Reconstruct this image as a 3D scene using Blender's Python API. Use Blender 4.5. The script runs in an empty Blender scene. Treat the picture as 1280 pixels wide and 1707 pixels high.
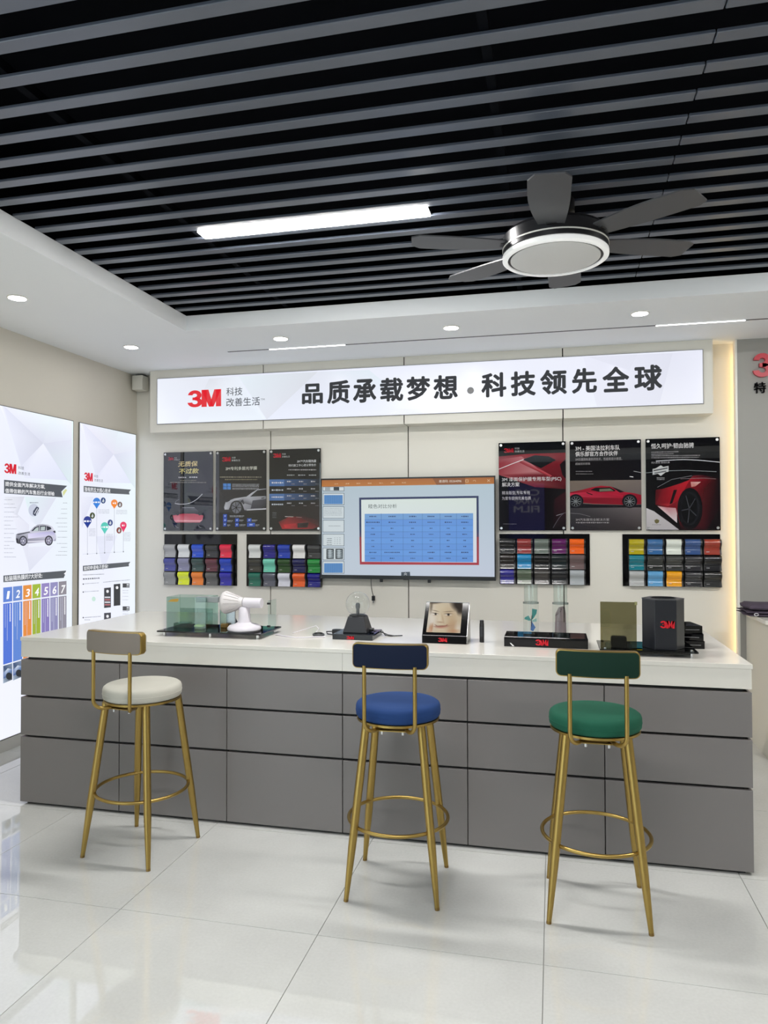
import bpy, bmesh, math, random
import numpy as np
from mathutils import Vector, Matrix
random.seed(7)
scene = bpy.context.scene
COL = scene.collection
PI = math.pi

# ------------------------------------------------------------------ camera
F_PX, YAW, PITCH, ROLL, EYE = 1205.75, .228994, .019714, -.0023, 1.48
cam_data = bpy.data.cameras.new('camera')
cam_data.sensor_fit = 'VERTICAL'
cam_data.sensor_height = 36.0
cam_data.lens = 36.0 * F_PX / 1707.0
cam_data.clip_start = .05
cam = bpy.data.objects.new('camera', cam_data)
COL.objects.link(cam)
fw0 = Vector((-math.sin(YAW), math.cos(YAW), 0))
rt0 = Vector((math.cos(YAW), math.sin(YAW), 0))
up0 = Vector((0, 0, 1))
fwd = math.cos(PITCH) * fw0 + math.sin(PITCH) * up0
upv = -math.sin(PITCH) * fw0 + math.cos(PITCH) * up0
rgt = math.cos(ROLL) * rt0 + math.sin(ROLL) * upv
upv = -math.sin(ROLL) * rt0 + math.cos(ROLL) * upv
m = Matrix.Identity(4)
for i in range(3):
    m[i][0], m[i][1], m[i][2] = rgt[i], upv[i], -fwd[i]
m[2][3] = EYE
cam.matrix_world = m
scene.camera = cam

# ------------------------------------------------------------------ world and exposure
world = bpy.data.worlds.new('world')
scene.world = world
world.use_nodes = True
bg = world.node_tree.nodes['Background']
bg.inputs[0].default_value = (.86, .93, 1.0, 1)
bg.inputs[1].default_value = 3.2
LED_POWER = 135.0         # ceiling LED battens
DOWN_POWER = 60.0        # recessed downlights
BOX_POWER = .97          # backlit sign faces
scene.view_settings.view_transform = 'Standard'
scene.view_settings.look = 'None'
scene.view_settings.exposure = 0.13
scene.view_settings.gamma = 1.0
scene.view_settings.use_curve_mapping = False
scene.cycles.max_bounces = 8
scene.cycles.transparent_max_bounces = 16
scene.cycles.sample_clamp_indirect = 6.0
scene.cycles.caustics_reflective = False
scene.cycles.caustics_refractive = False

# ------------------------------------------------------------------ colours and materials
def lin(c):
    if isinstance(c, str):
        c = c.lstrip('#')
        c = [int(c[i:i + 2], 16) / 255 for i in (0, 2, 4)]
        c = [v / 12.92 if v <= .04045 else ((v + .055) / 1.055) ** 2.4 for v in c]
    return (c[0], c[1], c[2], 1.0)

MATS = {}
def pmat(name, color, rough=.5, metal=0., spec=.5, ior=1.5, emit=None, estr=0., coat=0., sheen=0., noise=None, bump=None):
    """procedural principled material; noise=(scale, amount) mottles the colour, bump=(scale, strength) adds fine relief"""
    if name in MATS:
        return MATS[name]
    mt = bpy.data.materials.new(name)
    mt.use_nodes = True
    nt = mt.node_tree
    b = nt.nodes['Principled BSDF']
    col = lin(color)
    b.inputs['Base Color'].default_value = col
    b.inputs['Roughness'].default_value = rough
    b.inputs['Metallic'].default_value = metal
    b.inputs['Specular IOR Level'].default_value = spec
    b.inputs['IOR'].default_value = ior
    b.inputs['Coat Weight'].default_value = coat
    b.inputs['Sheen Weight'].default_value = sheen
    if sheen:
        b.inputs['Sheen Roughness'].default_value = .4
        b.inputs['Sheen Tint'].default_value = col
    if emit is not None:
        b.inputs['Emission Color'].default_value = lin(emit)
        b.inputs['Emission Strength'].default_value = estr
    if noise or bump:
        tc = nt.nodes.new('ShaderNodeTexCoord')
    if noise:
        n = nt.nodes.new('ShaderNodeTexNoise')
        n.inputs['Scale'].default_value = noise[0]
        n.inputs['Detail'].default_value = 4
        r = nt.nodes.new('ShaderNodeMixRGB')
        a = noise[1]
        r.inputs[1].default_value = (col[0] * (1 - a), col[1] * (1 - a), col[2] * (1 - a), 1)
        r.inputs[2].default_value = (min(1, col[0] * (1 + a)), min(1, col[1] * (1 + a)), min(1, col[2] * (1 + a)), 1)
        nt.links.new(tc.outputs['Object'], n.inputs['Vector'])
        nt.links.new(n.outputs['Fac'], r.inputs[0])
        nt.links.new(r.outputs[0], b.inputs['Base Color'])
    if bump:
        n2 = nt.nodes.new('ShaderNodeTexNoise')
        n2.inputs['Scale'].default_value = bump[0]
        bp = nt.nodes.new('ShaderNodeBump')
        bp.inputs['Strength'].default_value = bump[1]
        bp.inputs['Distance'].default_value = .002
        nt.links.new(tc.outputs['Object'], n2.inputs['Vector'])
        nt.links.new(n2.outputs['Fac'], bp.inputs['Height'])
        nt.links.new(bp.outputs['Normal'], b.inputs['Normal'])
    MATS[name] = mt
    return mt

def emat(name, color, strength):
    return pmat(name, '#ffffff', .6, emit=color, estr=strength)

def glassmat(name, tint, ior=1.45, rough=.0):
    """thin clear sheet: tinted see-through with Fresnel reflection"""
    if name in MATS:
        return MATS[name]
    mt = bpy.data.materials.new(name)
    mt.use_nodes = True
    nt = mt.node_tree
    nt.nodes.clear()
    out = nt.nodes.new('ShaderNodeOutputMaterial')
    mix = nt.nodes.new('ShaderNodeMixShader')
    f0 = ((ior - 1) / (ior + 1)) ** 2
    lw = nt.nodes.new('ShaderNodeLayerWeight')
    pw = nt.nodes.new('ShaderNodeMath'); pw.operation = 'POWER'; pw.inputs[1].default_value = 5.0
    fr = nt.nodes.new('ShaderNodeMath'); fr.operation = 'MULTIPLY_ADD'
    fr.inputs[1].default_value = 1 - f0; fr.inputs[2].default_value = f0
    nt.links.new(lw.outputs['Facing'], pw.inputs[0])
    nt.links.new(pw.outputs[0], fr.inputs[0])
    tr = nt.nodes.new('ShaderNodeBsdfTransparent')
    tr.inputs[0].default_value = lin(tint)
    gl = nt.nodes.new('ShaderNodeBsdfGlossy')
    gl.inputs['Roughness'].default_value = rough
    nt.links.new(fr.outputs[0], mix.inputs[0])
    nt.links.new(tr.outputs[0], mix.inputs[1])
    nt.links.new(gl.outputs[0], mix.inputs[2])
    nt.links.new(mix.outputs[0], out.inputs[0])
    MATS[name] = mt
    return mt

def inkmat(name, kind, rough=.1, strength=1.0, spec=.5):
    """printed colours from the mesh's ink attribute; kind: 'print' (lit by the room) or 'backlit'"""
    mt = bpy.data.materials.new(name)
    mt.use_nodes = True
    nt = mt.node_tree
    b = nt.nodes['Principled BSDF']
    at = nt.nodes.new('ShaderNodeAttribute')
    at.attribute_name = 'ink'
    b.inputs['Roughness'].default_value = rough
    b.inputs['Specular IOR Level'].default_value = spec
    if kind == 'print':
        nt.links.new(at.outputs['Color'], b.inputs['Base Color'])
    else:
        b.inputs['Base Color'].default_value = (.02, .02, .02, 1)
        nt.links.new(at.outputs['Color'], b.inputs['Emission Color'])
        b.inputs['Emission Strength'].default_value = strength
    MATS[name] = mt
    return mt

M_WALL = pmat('wall_paint', '#d9d4c8', .55, noise=(1.2, .015))
M_PANEL = pmat('wall_panel_laminate', '#e6e3d9', .38, noise=(.9, .012))
M_CEIL = pmat('ceiling_paint', '#f2f5f8', .7, noise=(2, .008))
M_VOID = pmat('ceiling_void_black', '#04060c', .95, spec=.1)
M_SLAT = pmat('slat_dark_aluminium', '#565c68', .28, spec=.7, noise=(3, .08))
M_GREYWALL = pmat('grey_feature_wall', '#a3a29d', .5, noise=(2, .03))
M_DARKGAP = pmat('seam_dark', '#0c0c0c', .9, spec=.1)
M_TRIM = pmat('white_metal_trim', '#f1efe8', .3)
M_CHROME = pmat('steel', '#d0d2d4', .2, 1.0)
M_STEELB = pmat('standoff_steel', '#e4e5e6', .3, 1.0)
M_BLACKGLOSS = pmat('black_acrylic', '#050507', .06)
M_BLACK = pmat('black_plastic', '#141416', .38)
M_BLACKSATIN = pmat('black_satin', '#1b1c20', .3)
M_WHITEPL = pmat('white_plastic', '#d6d2da', .4)
M_WORKTOP = pmat('worktop_white_stone', '#dfdcd4', .16, noise=(40, .01))
M_DRAWER = pmat('drawer_front_grey', '#7a7675', .36, noise=(3, .02))
M_GOLD = pmat('brushed_gold', '#a98f52', .36, 1.0, noise=(6, .06))
M_GOLDF = pmat('gold_foot', '#94794a', .4, 1.0)
M_INKGLOSS = inkmat('acrylic_print', 'print', .02, spec=1.0)
M_INKSATIN = inkmat('satin_print', 'print', .4, spec=.2)
M_BACKLIT = inkmat('backlit_print', 'backlit', .25, BOX_POWER, .4)
M_SCREEN = inkmat('lcd_screen', 'backlit', .25, .80, .3)
M_GLASS = glassmat('clear_glass', '#f0f7f5')
M_GLASSG = glassmat('greenish_glass', '#e9f3f0', 1.5)
M_GLASSD = glassmat('smoked_film_glass', '#b9b7a0', 1.6)
M_GLASSP = glassmat('window_glass', '#f4f8f7')

# ------------------------------------------------------------------ objects and meshes
def new_obj(name, mesh, mat=None, parent=None, loc=None, rot=None):
    o = bpy.data.objects.new(name, mesh)
    COL.objects.link(o)
    if mat is not None and mesh is not None and len(mesh.materials) == 0:
        mesh.materials.append(mat)
    if parent is not None:
        o.parent = parent
    if loc is not None:
        o.location = loc
    if rot is not None:
        o.rotation_euler = rot
    return o

def thing(name, label, cat, loc=(0, 0, 0), rot=(0, 0, 0), group=None):
    o = new_obj(name, None, None, None, loc, rot)
    o.empty_display_size = .1
    return tag(o, label, cat, group)

def tag(o, label=None, cat=None, group=None, kind=None):
    if label: o['label'] = label
    if cat: o['category'] = cat
    if group: o['group'] = group
    if kind: o['kind'] = kind
    return o

class MB:
    """collects shapes into one mesh"""
    def __init__(s):
        s.v, s.f = [], []
    def add(s, vs, fs):
        n = len(s.v)
        s.v += [tuple(v) for v in vs]
        s.f += [tuple(i + n for i in f) for f in fs]
        return s
    def box(s, x0, x1, y0, y1, z0, z1):
        return s.add([(x, y, z) for z in (z0, z1) for y in (y0, y1) for x in (x0, x1)],
                     [(0, 2, 3, 1), (4, 5, 7, 6), (0, 1, 5, 4), (2, 6, 7, 3), (0, 4, 6, 2), (1, 3, 7, 5)])
    def lathe(s, prof, n=24, c=(0, 0, 0), axis='z', cap=True):
        vs, fs = [], []
        for r, h in prof:
            for k in range(n):
                a = 2 * PI * k / n
                p = (r * math.cos(a), r * math.sin(a), h)
                if axis == 'x': p = (p[2], p[0], p[1])
                if axis == 'y': p = (p[1], p[2], p[0])
                vs.append((p[0] + c[0], p[1] + c[1], p[2] + c[2]))
        for i in range(len(prof) - 1):
            for k in range(n):
                k2 = (k + 1) % n
                fs.append((i * n + k, i * n + k2, (i + 1) * n + k2, (i + 1) * n + k))
        if cap:
            if prof[0][0] > 1e-6: fs.append(tuple(reversed(range(n))))
            if prof[-1][0] > 1e-6: fs.append(tuple((len(prof) - 1) * n + k for k in range(n)))
        return s.add(vs, fs)
    def tube(s, pts, rad, n=10, closed=False):
        pts = [Vector(p) for p in pts]
        rs = rad if isinstance(rad, (list, tuple)) else [rad] * len(pts)
        vs, fs = [], []
        N = len(pts)
        prev = None
        for i, p in enumerate(pts):
            if closed: t = pts[(i + 1) % N] - pts[i - 1]
            else: t = pts[min(i + 1, N - 1)] - pts[max(i - 1, 0)]
            t.normalize()
            if prev is None:
                ref = Vector((0, 0, 1)) if abs(t.z) < .9 else Vector((1, 0, 0))
                a = t.cross(ref).normalized()
            else:
                a = (prev - t * prev.dot(t)).normalized()
            prev = a
            b = t.cross(a)
            for k in range(n):
                ang = 2 * PI * k / n
                vs.append(p + rs[i] * (a * math.cos(ang) + b * math.sin(ang)))
        for i in range(N if closed else N - 1):
            j = (i + 1) % N
            for k in range(n):
                k2 = (k + 1) % n
                fs.append((i * n + k, i * n + k2, j * n + k2, j * n + k))
        if not closed:
            fs.append(tuple(reversed(range(n))))
            fs.append(tuple((N - 1) * n + k for k in range(n)))
        return s.add(vs, fs)
    def prism(s, poly, a0, a1, axis='x'):
        """extrude a 2-D polygon; axis x: poly is (y,z); axis y: (x,z); axis z: (x,y)"""
        n = len(poly)
        def P(p, a):
            return {'x': (a, p[0], p[1]), 'y': (p[0], a, p[1]), 'z': (p[0], p[1], a)}[axis]
        vs = [P(p, a0) for p in poly] + [P(p, a1) for p in poly]
        fs = [tuple(range(n)), tuple(reversed(range(n, 2 * n)))]
        fs += [(i, i + n, (i + 1) % n + n, (i + 1) % n) for i in range(n)]
        return s.add(vs, fs)
    def mesh(s, name, bevel=0, seg=2, smooth=None):
        me = bpy.data.meshes.new(name)
        me.from_pydata(s.v, [], s.f)
        bm = bmesh.new()
        bm.from_mesh(me)
        bmesh.ops.recalc_face_normals(bm, faces=bm.faces)
        if bevel:
            es = [e for e in bm.edges if len(e.link_faces) == 2 and e.calc_face_angle(0) > .5]
            bmesh.ops.bevel(bm, geom=es, offset=bevel, segments=seg, profile=.5, affect='EDGES', clamp_overlap=True)
        bm.to_mesh(me)
        bm.free()
        if smooth:
            for p in me.polygons: p.use_smooth = True
            me.set_sharp_from_angle(angle=math.radians(smooth))
        return me
    def build(s, name, mat, parent=None, bevel=0, seg=2, smooth=None, loc=None, rot=None):
        return new_obj(name, s.mesh(name, bevel, seg, smooth), mat, parent, loc, rot)

def box_obj(name, b, mat, parent=None, bevel=0, smooth=None, seg=2):
    return MB().box(*b).build(name, mat, parent, bevel, seg, smooth)

def rrect(w, h, r, n=5):
    pts = []
    for cx, cy, a0 in ((w / 2 - r, h / 2 - r, 0), (-w / 2 + r, h / 2 - r, 90), (-w / 2 + r, -h / 2 + r, 180), (w / 2 - r, -h / 2 + r, 270)):
        for k in range(n + 1):
            a = math.radians(a0 + 90 * k / n)
            pts.append((cx + r * math.cos(a), cy + r * math.sin(a)))
    return pts

# ------------------------------------------------------------------ flat print
_TXT = {}
def glyphs(s, bold=0.):
    key = (s, bold)
    if key not in _TXT:
        c = bpy.data.curves.new('lettering', 'FONT')
        c.body = s
        c.resolution_u = 3
        ob = bpy.data.objects.new('lettering', c)
        COL.objects.link(ob)
        me = bpy.data.meshes.new_from_object(ob.evaluated_get(bpy.context.evaluated_depsgraph_get()))
        vs = np.array([v.co[:2] for v in me.vertices])
        fs = [tuple(p.vertices) for p in me.polygons]
        bpy.data.objects.remove(ob)
        bpy.data.curves.remove(c)
        bpy.data.meshes.remove(me)
        if bold >= .006:
            n, v0, f0 = len(vs), vs, fs
            for k in range(8):
                a = 2 * PI * k / 8
                vs = np.vstack([vs, v0 + bold * np.array([math.cos(a), math.sin(a)])])
                fs = fs + [tuple(i + n * (k + 1) for i in f) for f in f0]
        _TXT[key] = (vs, fs, vs.min(0), vs.max(0))
    return _TXT[key]

def stamp_depth(t, bold):
    n = len(glyphs(t, bold)[0])
    m0 = n // 9 if bold >= .006 else n
    return [(i // m0) * 2.2e-5 for i in range(n)]

def logo_polys():
    """the two red characters 3M as polygons in a 1.62 x 1 box"""
    def ring(cx, cy, rx, ry, ix, iy, a0, a1, n=14):
        o = [(cx + rx * math.cos(math.radians(a0 + (a1 - a0) * k / n)), cy + ry * math.sin(math.radians(a0 + (a1 - a0) * k / n))) for k in range(n + 1)]
        i = [(cx + ix * math.cos(math.radians(a0 + (a1 - a0) * k / n)), cy + iy * math.sin(math.radians(a0 + (a1 - a0) * k / n))) for k in range(n + 1)]
        return [(o[k], o[k + 1], i[k + 1], i[k]) for k in range(n)]
    out = ring(.35, .70, .33, .30, .11, .10, 175, -90) + ring(.36, .29, .36, .29, .13, .11, 90, -178)
    out.append(((.24, .42), (.42, .42), (.42, .58), (.24, .58)))
    x = .68
    out += [((x, 0), (x + .25, 0), (x + .25, 1), (x, 1)), ((x + .69, 0), (x + .94, 0), (x + .94, 1), (x + .69, 1)),
            ((x, 1), (x + .33, 1), (x + .58, 0), (x + .36, 0)), ((x + .61, 1), (x + .94, 1), (x + .58, 0), (x + .36, 0))]
    return out
LOGO = logo_polys()

class Canvas:
    """flat artwork in a w x h sheet (local x right, y up); drawn with the coordinates of a quadrilateral view of it"""
    def __init__(s, w, h, quad=None, zoom=(0, 0, 1), z=0.):
        s.w, s.h, s.z, s.zoom = w, h, z, zoom
        s.v, s.f, s.c = [], [], []
        if quad is None:
            quad = ((0, 0), (w, 0), (w, h), (0, h))
        A, b = [], []
        for (x, y), (u, v) in zip(quad, ((0, h), (w, h), (w, 0), (0, 0))):
            A += [[x, y, 1, 0, 0, 0, -u * x, -u * y], [0, 0, 0, x, y, 1, -v * x, -v * y]]
            b += [u, v]
        s.H = np.append(np.linalg.solve(np.array(A, float), np.array(b, float)), 1).reshape(3, 3)
    def at(s, x, y):
        q = s.H @ np.array([s.zoom[0] + x * s.zoom[2], s.zoom[1] + y * s.zoom[2], 1.])
        return (float(np.clip(q[0] / q[2], .0005, s.w - .0005)), float(np.clip(q[1] / q[2], .0005, s.h - .0005)))
    def raw(s, pts, col, layer=1):
        n = len(s.v)
        cols = [lin(c) for c in col] if isinstance(col, (list, tuple)) and isinstance(col[0], str) else [lin(col)] * len(pts)
        s.v += [(p[0], p[1], s.z + layer * .0003) for p in pts]
        s.f.append(tuple(range(n, n + len(pts))))
        s.c += cols
    def bg(s, cols):
        if isinstance(cols, str): cols = [cols] * 4
        s.raw([(0, s.h), (s.w, s.h), (s.w, 0), (0, 0)], cols, 0)
    def poly(s, pts, col, layer=1):
        s.raw([s.at(*p) for p in pts], col, layer)
    def rect(s, x0, y0, x1, y1, col, layer=1):
        s.poly([(x0, y0), (x1, y0), (x1, y1), (x0, y1)], col, layer)
    def ell(s, cx, cy, rx, ry, col, layer=1, n=20, a0=0, a1=360):
        s.poly([(cx + rx * math.cos(math.radians(a0 + (a1 - a0) * k / n)), cy + ry * math.sin(math.radians(a0 + (a1 - a0) * k / n))) for k in range(n if a1 - a0 == 360 else n + 1)], col, layer)
    def line(s, pts, wd, col, layer=1):
        for (x0, y0), (x1, y1) in zip(pts, pts[1:]):
            d = math.hypot(x1 - x0, y1 - y0) or 1
            nx, ny = -(y1 - y0) / d * wd / 2, (x1 - x0) / d * wd / 2
            s.poly([(x0 + nx, y0 + ny), (x1 + nx, y1 + ny), (x1 - nx, y1 - ny), (x0 - nx, y0 - ny)], col, layer)
    def dashes(s, x0, y, x1, hgt, col, layer=1, dy=0, seed=0):
        """a line of print too small to read: a run of short marks"""
        rnd = random.Random(seed + int(x0 * 7 + y * 13))
        x = x0
        while x < x1:
            wd = min(hgt * rnd.uniform(.7, 1.5), x1 - x)
            yy = y + dy * (x - x0) / max(1e-6, x1 - x0)
            hh = hgt * rnd.uniform(.55, 1)
            s.rect(x, yy + (hgt - hh) / 2, x + wd * .85, yy + (hgt + hh) / 2, col, layer)
            x += wd + hgt * .22
    def text(s, t, x0, y0, x1, y1, col, layer=2, bold=0., skew=0.):
        vs, fs, lo, hi = glyphs(t, bold)
        a, b = s.at(x0, y1), (s.at(x1, (y0 + y1) / 2)[0], s.at(x0, y0)[1])
        k = np.array([(b[0] - a[0]) / (hi[0] - lo[0]), (b[1] - a[1]) / (hi[1] - lo[1])])
        P = (vs - lo) * k + np.array(a)
        P[:, 0] += skew * (P[:, 1] - a[1])
        n = len(s.v)
        s.v += [(float(p[0]), float(p[1]), s.z + layer * .0003 + zo) for p, zo in zip(P, stamp_depth(t, bold))]
        for f in fs:
            s.f.append(tuple(i + n for i in f))
        s.c += [lin(col)] * len(P)
    def logo(s, x0, y0, x1, y1, col='#d4202c', layer=2):
        a, b = s.at(x0, y1), s.at(x1, y0)
        for pg in LOGO:
            s.raw([(a[0] + p[0] / 1.62 * (b[0] - a[0]), a[1] + p[1] * (b[1] - a[1])) for p in pg], col, layer)
    def build(s, name, mat, parent, loc=None, rot=None):
        me = bpy.data.meshes.new(name)
        me.from_pydata(s.v, [], s.f)
        bm = bmesh.new(); bm.from_mesh(me)
        bm.normal_update()
        bmesh.ops.reverse_faces(bm, faces=[f for f in bm.faces if f.normal.z < 0])
        bm.to_mesh(me); bm.free()
        at = me.attributes.new('ink', 'FLOAT_COLOR', 'POINT')
        at.data.foreach_set('color', [q for c in s.c for q in c])
        return new_obj(name, me, mat, parent, loc, rot)

ROT_BACK = (PI / 2, 0, 0)          # sheet faces -Y
ROT_LEFT = (PI / 2, 0, PI / 2)     # sheet faces +X

# ================================================================== the room
XL, XR, YB, YF = -3.54, 4.2, 5.66, -4.0
ZC = 2.80
floor = box_obj('floor', (XL - .1, XR + .1, YF - .1, YB + .1, -.06, -.004), pmat('grout', '#8f8f8b', .8))
tag(floor, kind='structure')
def tile_material():
    mt = pmat('polished_tile', '#cfd0cd', .010, ior=2.1, spec=.5)
    nt = mt.node_tree
    b = nt.nodes['Principled BSDF']
    tc = nt.nodes.new('ShaderNodeTexCoord')
    oi = nt.nodes.new('ShaderNodeObjectInfo')
    ad = nt.nodes.new('ShaderNodeVectorMath')
    n1 = nt.nodes.new('ShaderNodeTexNoise'); n1.inputs['Scale'].default_value = 2.2; n1.inputs['Detail'].default_value = 6
    n2 = nt.nodes.new('ShaderNodeTexNoise'); n2.inputs['Scale'].default_value = 90; n2.inputs['Detail'].default_value = 2
    mx = nt.nodes.new('ShaderNodeMath'); mx.operation = 'MULTIPLY_ADD'; mx.inputs[1].default_value = .35
    rp = nt.nodes.new('ShaderNodeValToRGB')
    rp.color_ramp.elements[0].position = .4; rp.color_ramp.elements[0].color = lin('#c4c5c2')
    rp.color_ramp.elements[1].position = .85; rp.color_ramp.elements[1].color = lin('#d5d6d3')
    nt.links.new(tc.outputs['Object'], ad.inputs[0]); nt.links.new(oi.outputs['Location'], ad.inputs[1])
    nt.links.new(ad.outputs[0], n1.inputs['Vector']); nt.links.new(ad.outputs[0], n2.inputs['Vector'])
    nt.links.new(n2.outputs['Fac'], mx.inputs[0]); nt.links.new(n1.outputs['Fac'], mx.inputs[2])
    nt.links.new(mx.outputs[0], rp.inputs[0]); nt.links.new(rp.outputs[0], b.inputs['Base Color'])
    return mt
M_TILE = tile_material()
gx = [XL] + [-.04 + .8 * k for k in range(-4, 6)] + [XR]
gy = [YF] + [2.525 + .8 * k for k in range(-8, 4)] + [YB]
TG = .0013
tile_meshes = {}
for i in range(len(gx) - 1):
    for j in range(len(gy) - 1):
        w, d = gx[i + 1] - gx[i] - 2 * TG, gy[j + 1] - gy[j] - 2 * TG
        if w < .01 or d < .01: continue
        k = (round(w, 4), round(d, 4))
        if k not in tile_meshes:
            tile_meshes[k] = MB().box(0, w, 0, d, -.006, 0).mesh('tile', .0006, 1)
            tile_meshes[k].materials.append(M_TILE)
        new_obj('tile', tile_meshes[k], None, floor, (gx[i] + TG, gy[j] + TG, 0))

# left wall with an unseen window added to let in daylight
wl = MB()
wl.box(XL - .12, XL, .5, YB + .12, 0, 3.4).box(XL - .12, XL, YF - .1, .5, 2.55, 3.4).box(XL - .12, XL, YF - .1, .5, 0, .12)
tag(wl.build('wall_left', M_WALL), kind='structure')
w1 = MB()
for y in (-3.97, -1.75, .47): w1.box(XL - .08, XL - .02, y - .03, y + .03, .12, 2.55)
w1.box(XL - .08, XL - .02, -4, .5, .12, .18).box(XL - .08, XL - .02, -4, .5, 2.49, 2.55)
win = tag(w1.build('unseen_window_1', pmat('window_frame_grey', '#55585c', .4)), kind='structure')
for y0, y1 in ((-3.94, -1.78), (-1.72, .44)):
    box_obj('pane', (XL - .054, XL - .046, y0, y1, .18, 2.49), M_GLASSP, win)
box_obj('baseboard_left', (XL, XL + .012, .55, YB, 0, .078), pmat('baseboard_grey', '#cdccc6', .4))['kind'] = 'structure'
tag(box_obj('wall_right', (XR, XR + .12, YF - .1, YB + .12, 0, 3.4), M_WALL), kind='structure')
wf = MB().box(XL, XR, YF - .12, YF, 2.6, 3.4).box(-1.5, XR, YF - .12, YF, 0, 2.6)
tag(wf.build('wall_front', pmat('front_wall_grey', '#6c6c6f', .6)), kind='structure')
w2 = MB()
for x0, x1 in ((XL, -1.5),):
    w2.box(x0, x0 + .05, YF - .08, YF - .02, 0, 2.6).box(x1 - .05, x1, YF - .08, YF - .02, 0, 2.6).box(x0, x1, YF - .08, YF - .02, 2.54, 2.6)
win2 = tag(w2.build('unseen_window_2', MATS['window_frame_grey']), kind='structure')  # second unseen window, added for daylight from the front
for x0, x1 in ((XL + .05, -1.55),):
    box_obj('pane', (x0, x1, YF - .054, YF - .046, .0, 2.54), M_GLASSP, win2)

# back wall: dark carrier with laminate panels, fascia above
SE = [-2.29, -1.12, .08]
wb = tag(box_obj('wall_back', (XL, 2.2, YB + .015, YB + .12, 0, 3.4), M_DARKGAP), kind='structure')
ed = [XL] + SE + [1.6]
for k in range(4):
    box_obj('wall_panel', (ed[k] + (.0038 if k else 0), ed[k + 1] - .0038, YB, YB + .015, 0, ZC), M_PANEL, wb, .001, seg=1)
FY = 5.50
fc = tag(box_obj('trim_fascia', (-3.30, 1.10, FY + .012, YB, 2.287, ZC), M_DARKGAP), kind='structure')
fe = [-3.314] + SE + [1.112]
for k in range(4):
    a, b = fe[k] + (.0038 if k else 0), fe[k + 1] - (.0038 if k < 3 else 0)
    MB().box(a, b, FY, FY + .012, 2.275, ZC).box(a, b, FY + .012, YB, 2.275, 2.287).build('fascia_panel', M_PANEL, fc)
MB().box(-3.314, -3.30, FY + .012, YB, 2.287, ZC).build('fascia_end', M_PANEL, fc)
MB().box(1.10, 1.112, FY + .012, YB, 2.287, ZC).build('fascia_end', M_PANEL, fc)

# grey feature wall on the right, white metal edge, warm strip behind it
gw = tag(box_obj('wall_back_right', (1.283, XR, 5.55, 5.60, 0, ZC), M_GREYWALL), kind='structure')
tag(box_obj('trim_1', (1.268, 1.2825, 5.546, 5.604, 0, ZC), M_TRIM, None, .001), kind='structure')
st = thing('led_strip', 'warm white light strip glowing behind the grey wall edge', 'light strip', (1.315, 5.63, 0))
box_obj('strip_channel', (-.002, .02, -.008, .008, .02, ZC - .03), M_TRIM, st)
box_obj('strip_diffuser', (-.006, -.002, -.007, .007, .03, ZC - .04), emat('warm_led', '#ffd692', 11.0), st)

# ceiling: white soffit round a black tray with slats
TX0, TX1, TY0, TY1 = -2.40, 3.2, -2.6, 4.43
ce = MB()
ce.box(XL, TX0, YF, YB + .015, ZC, ZC + .104).box(TX1, XR, YF, YB + .015, ZC, ZC + .104)
ce.box(TX0, TX1, TY1, YB + .015, ZC, ZC + .104).box(TX0, TX1, YF, TY0, ZC, ZC + .104)
ceiling = tag(ce.build('ceiling', M_CEIL), kind='structure')
vd = MB()
vd.box(TX0 - .3, TX1 + .3, TY0 - .3, TY1 + .3, 3.36, 3.4)
vd.box(TX0 - .3, TX0 - .28, TY0 - .3, TY1 + .3, ZC + .104, 3.36).box(TX1 + .28, TX1 + .3, TY0 - .3, TY1 + .3, ZC + .104, 3.36)
vd.box(TX0 - .3, TX1 + .3, TY0 - .3, TY0 - .28, ZC + .104, 3.36).box(TX0 - .3, TX1 + .3, TY1 + .28, TY1 + .3, ZC + .104, 3.36)
vd.build('tray_void', M_VOID, ceiling)
SP, SW, S0 = .1466, .050, 1.931
slat_a = MB().box(0, .47 - TX0 - .004, 0, SW, 0, .012).mesh('slat', .002, 1)
slat_b = MB().box(0, TX1 - .47 - .004, 0, SW, 0, .012).mesh('slat', .002, 1)
for me in (slat_a, slat_b): me.materials.append(M_SLAT)
k0 = math.ceil((TY0 + .03 - S0) / SP)
k1 = math.floor((TY1 - SW - .01 - S0) / SP)
for k in range(k0, k1 + 1):
    dz = random.uniform(-.001, .001)
    new_obj('slat', slat_a, None, ceiling, (TX0 + .002, S0 + k * SP, 2.902 + dz))
    new_obj('slat', slat_b, None, ceiling, (.472, S0 + k * SP, 2.902 - dz))
cr = MB()
for x in (-1.7, -.2, 1.3, 2.6): cr.box(x, x + .03, TY0 - .2, TY1 + .2, 2.916, 2.95)
cr.build('slat_carrier', M_VOID, ceiling)

# LED battens sit in the gaps between slats
M_LED = emat('led_batten_diffuser', '#fffdfa', LED_POWER)
def batten(x0, k, label):
    y = S0 + k * SP + SW
    t = thing('led_batten', label, 'ceiling light', (x0, y + .004, 2.9), group='linear lights between the slats')
    box_obj('housing', (0, 1.126, 0, .0885, .002, .07), M_BLACK, t)
    box_obj('diffuser', (.003, 1.123, .003, .0855, -.004, .002), M_LED, t)
batten(-1.658, 8, 'long bright linear light set between the dark ceiling slats')
for n, (x, k) in enumerate(((1.5, 8), (-1.0, -7), (1.0, -16))):  # unseen battens added for more light in the room
    batten(x, k, ['added linear light between slats out of frame to the right', 'added linear light above and behind the camera', 'added linear light near the entrance'][n])

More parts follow.
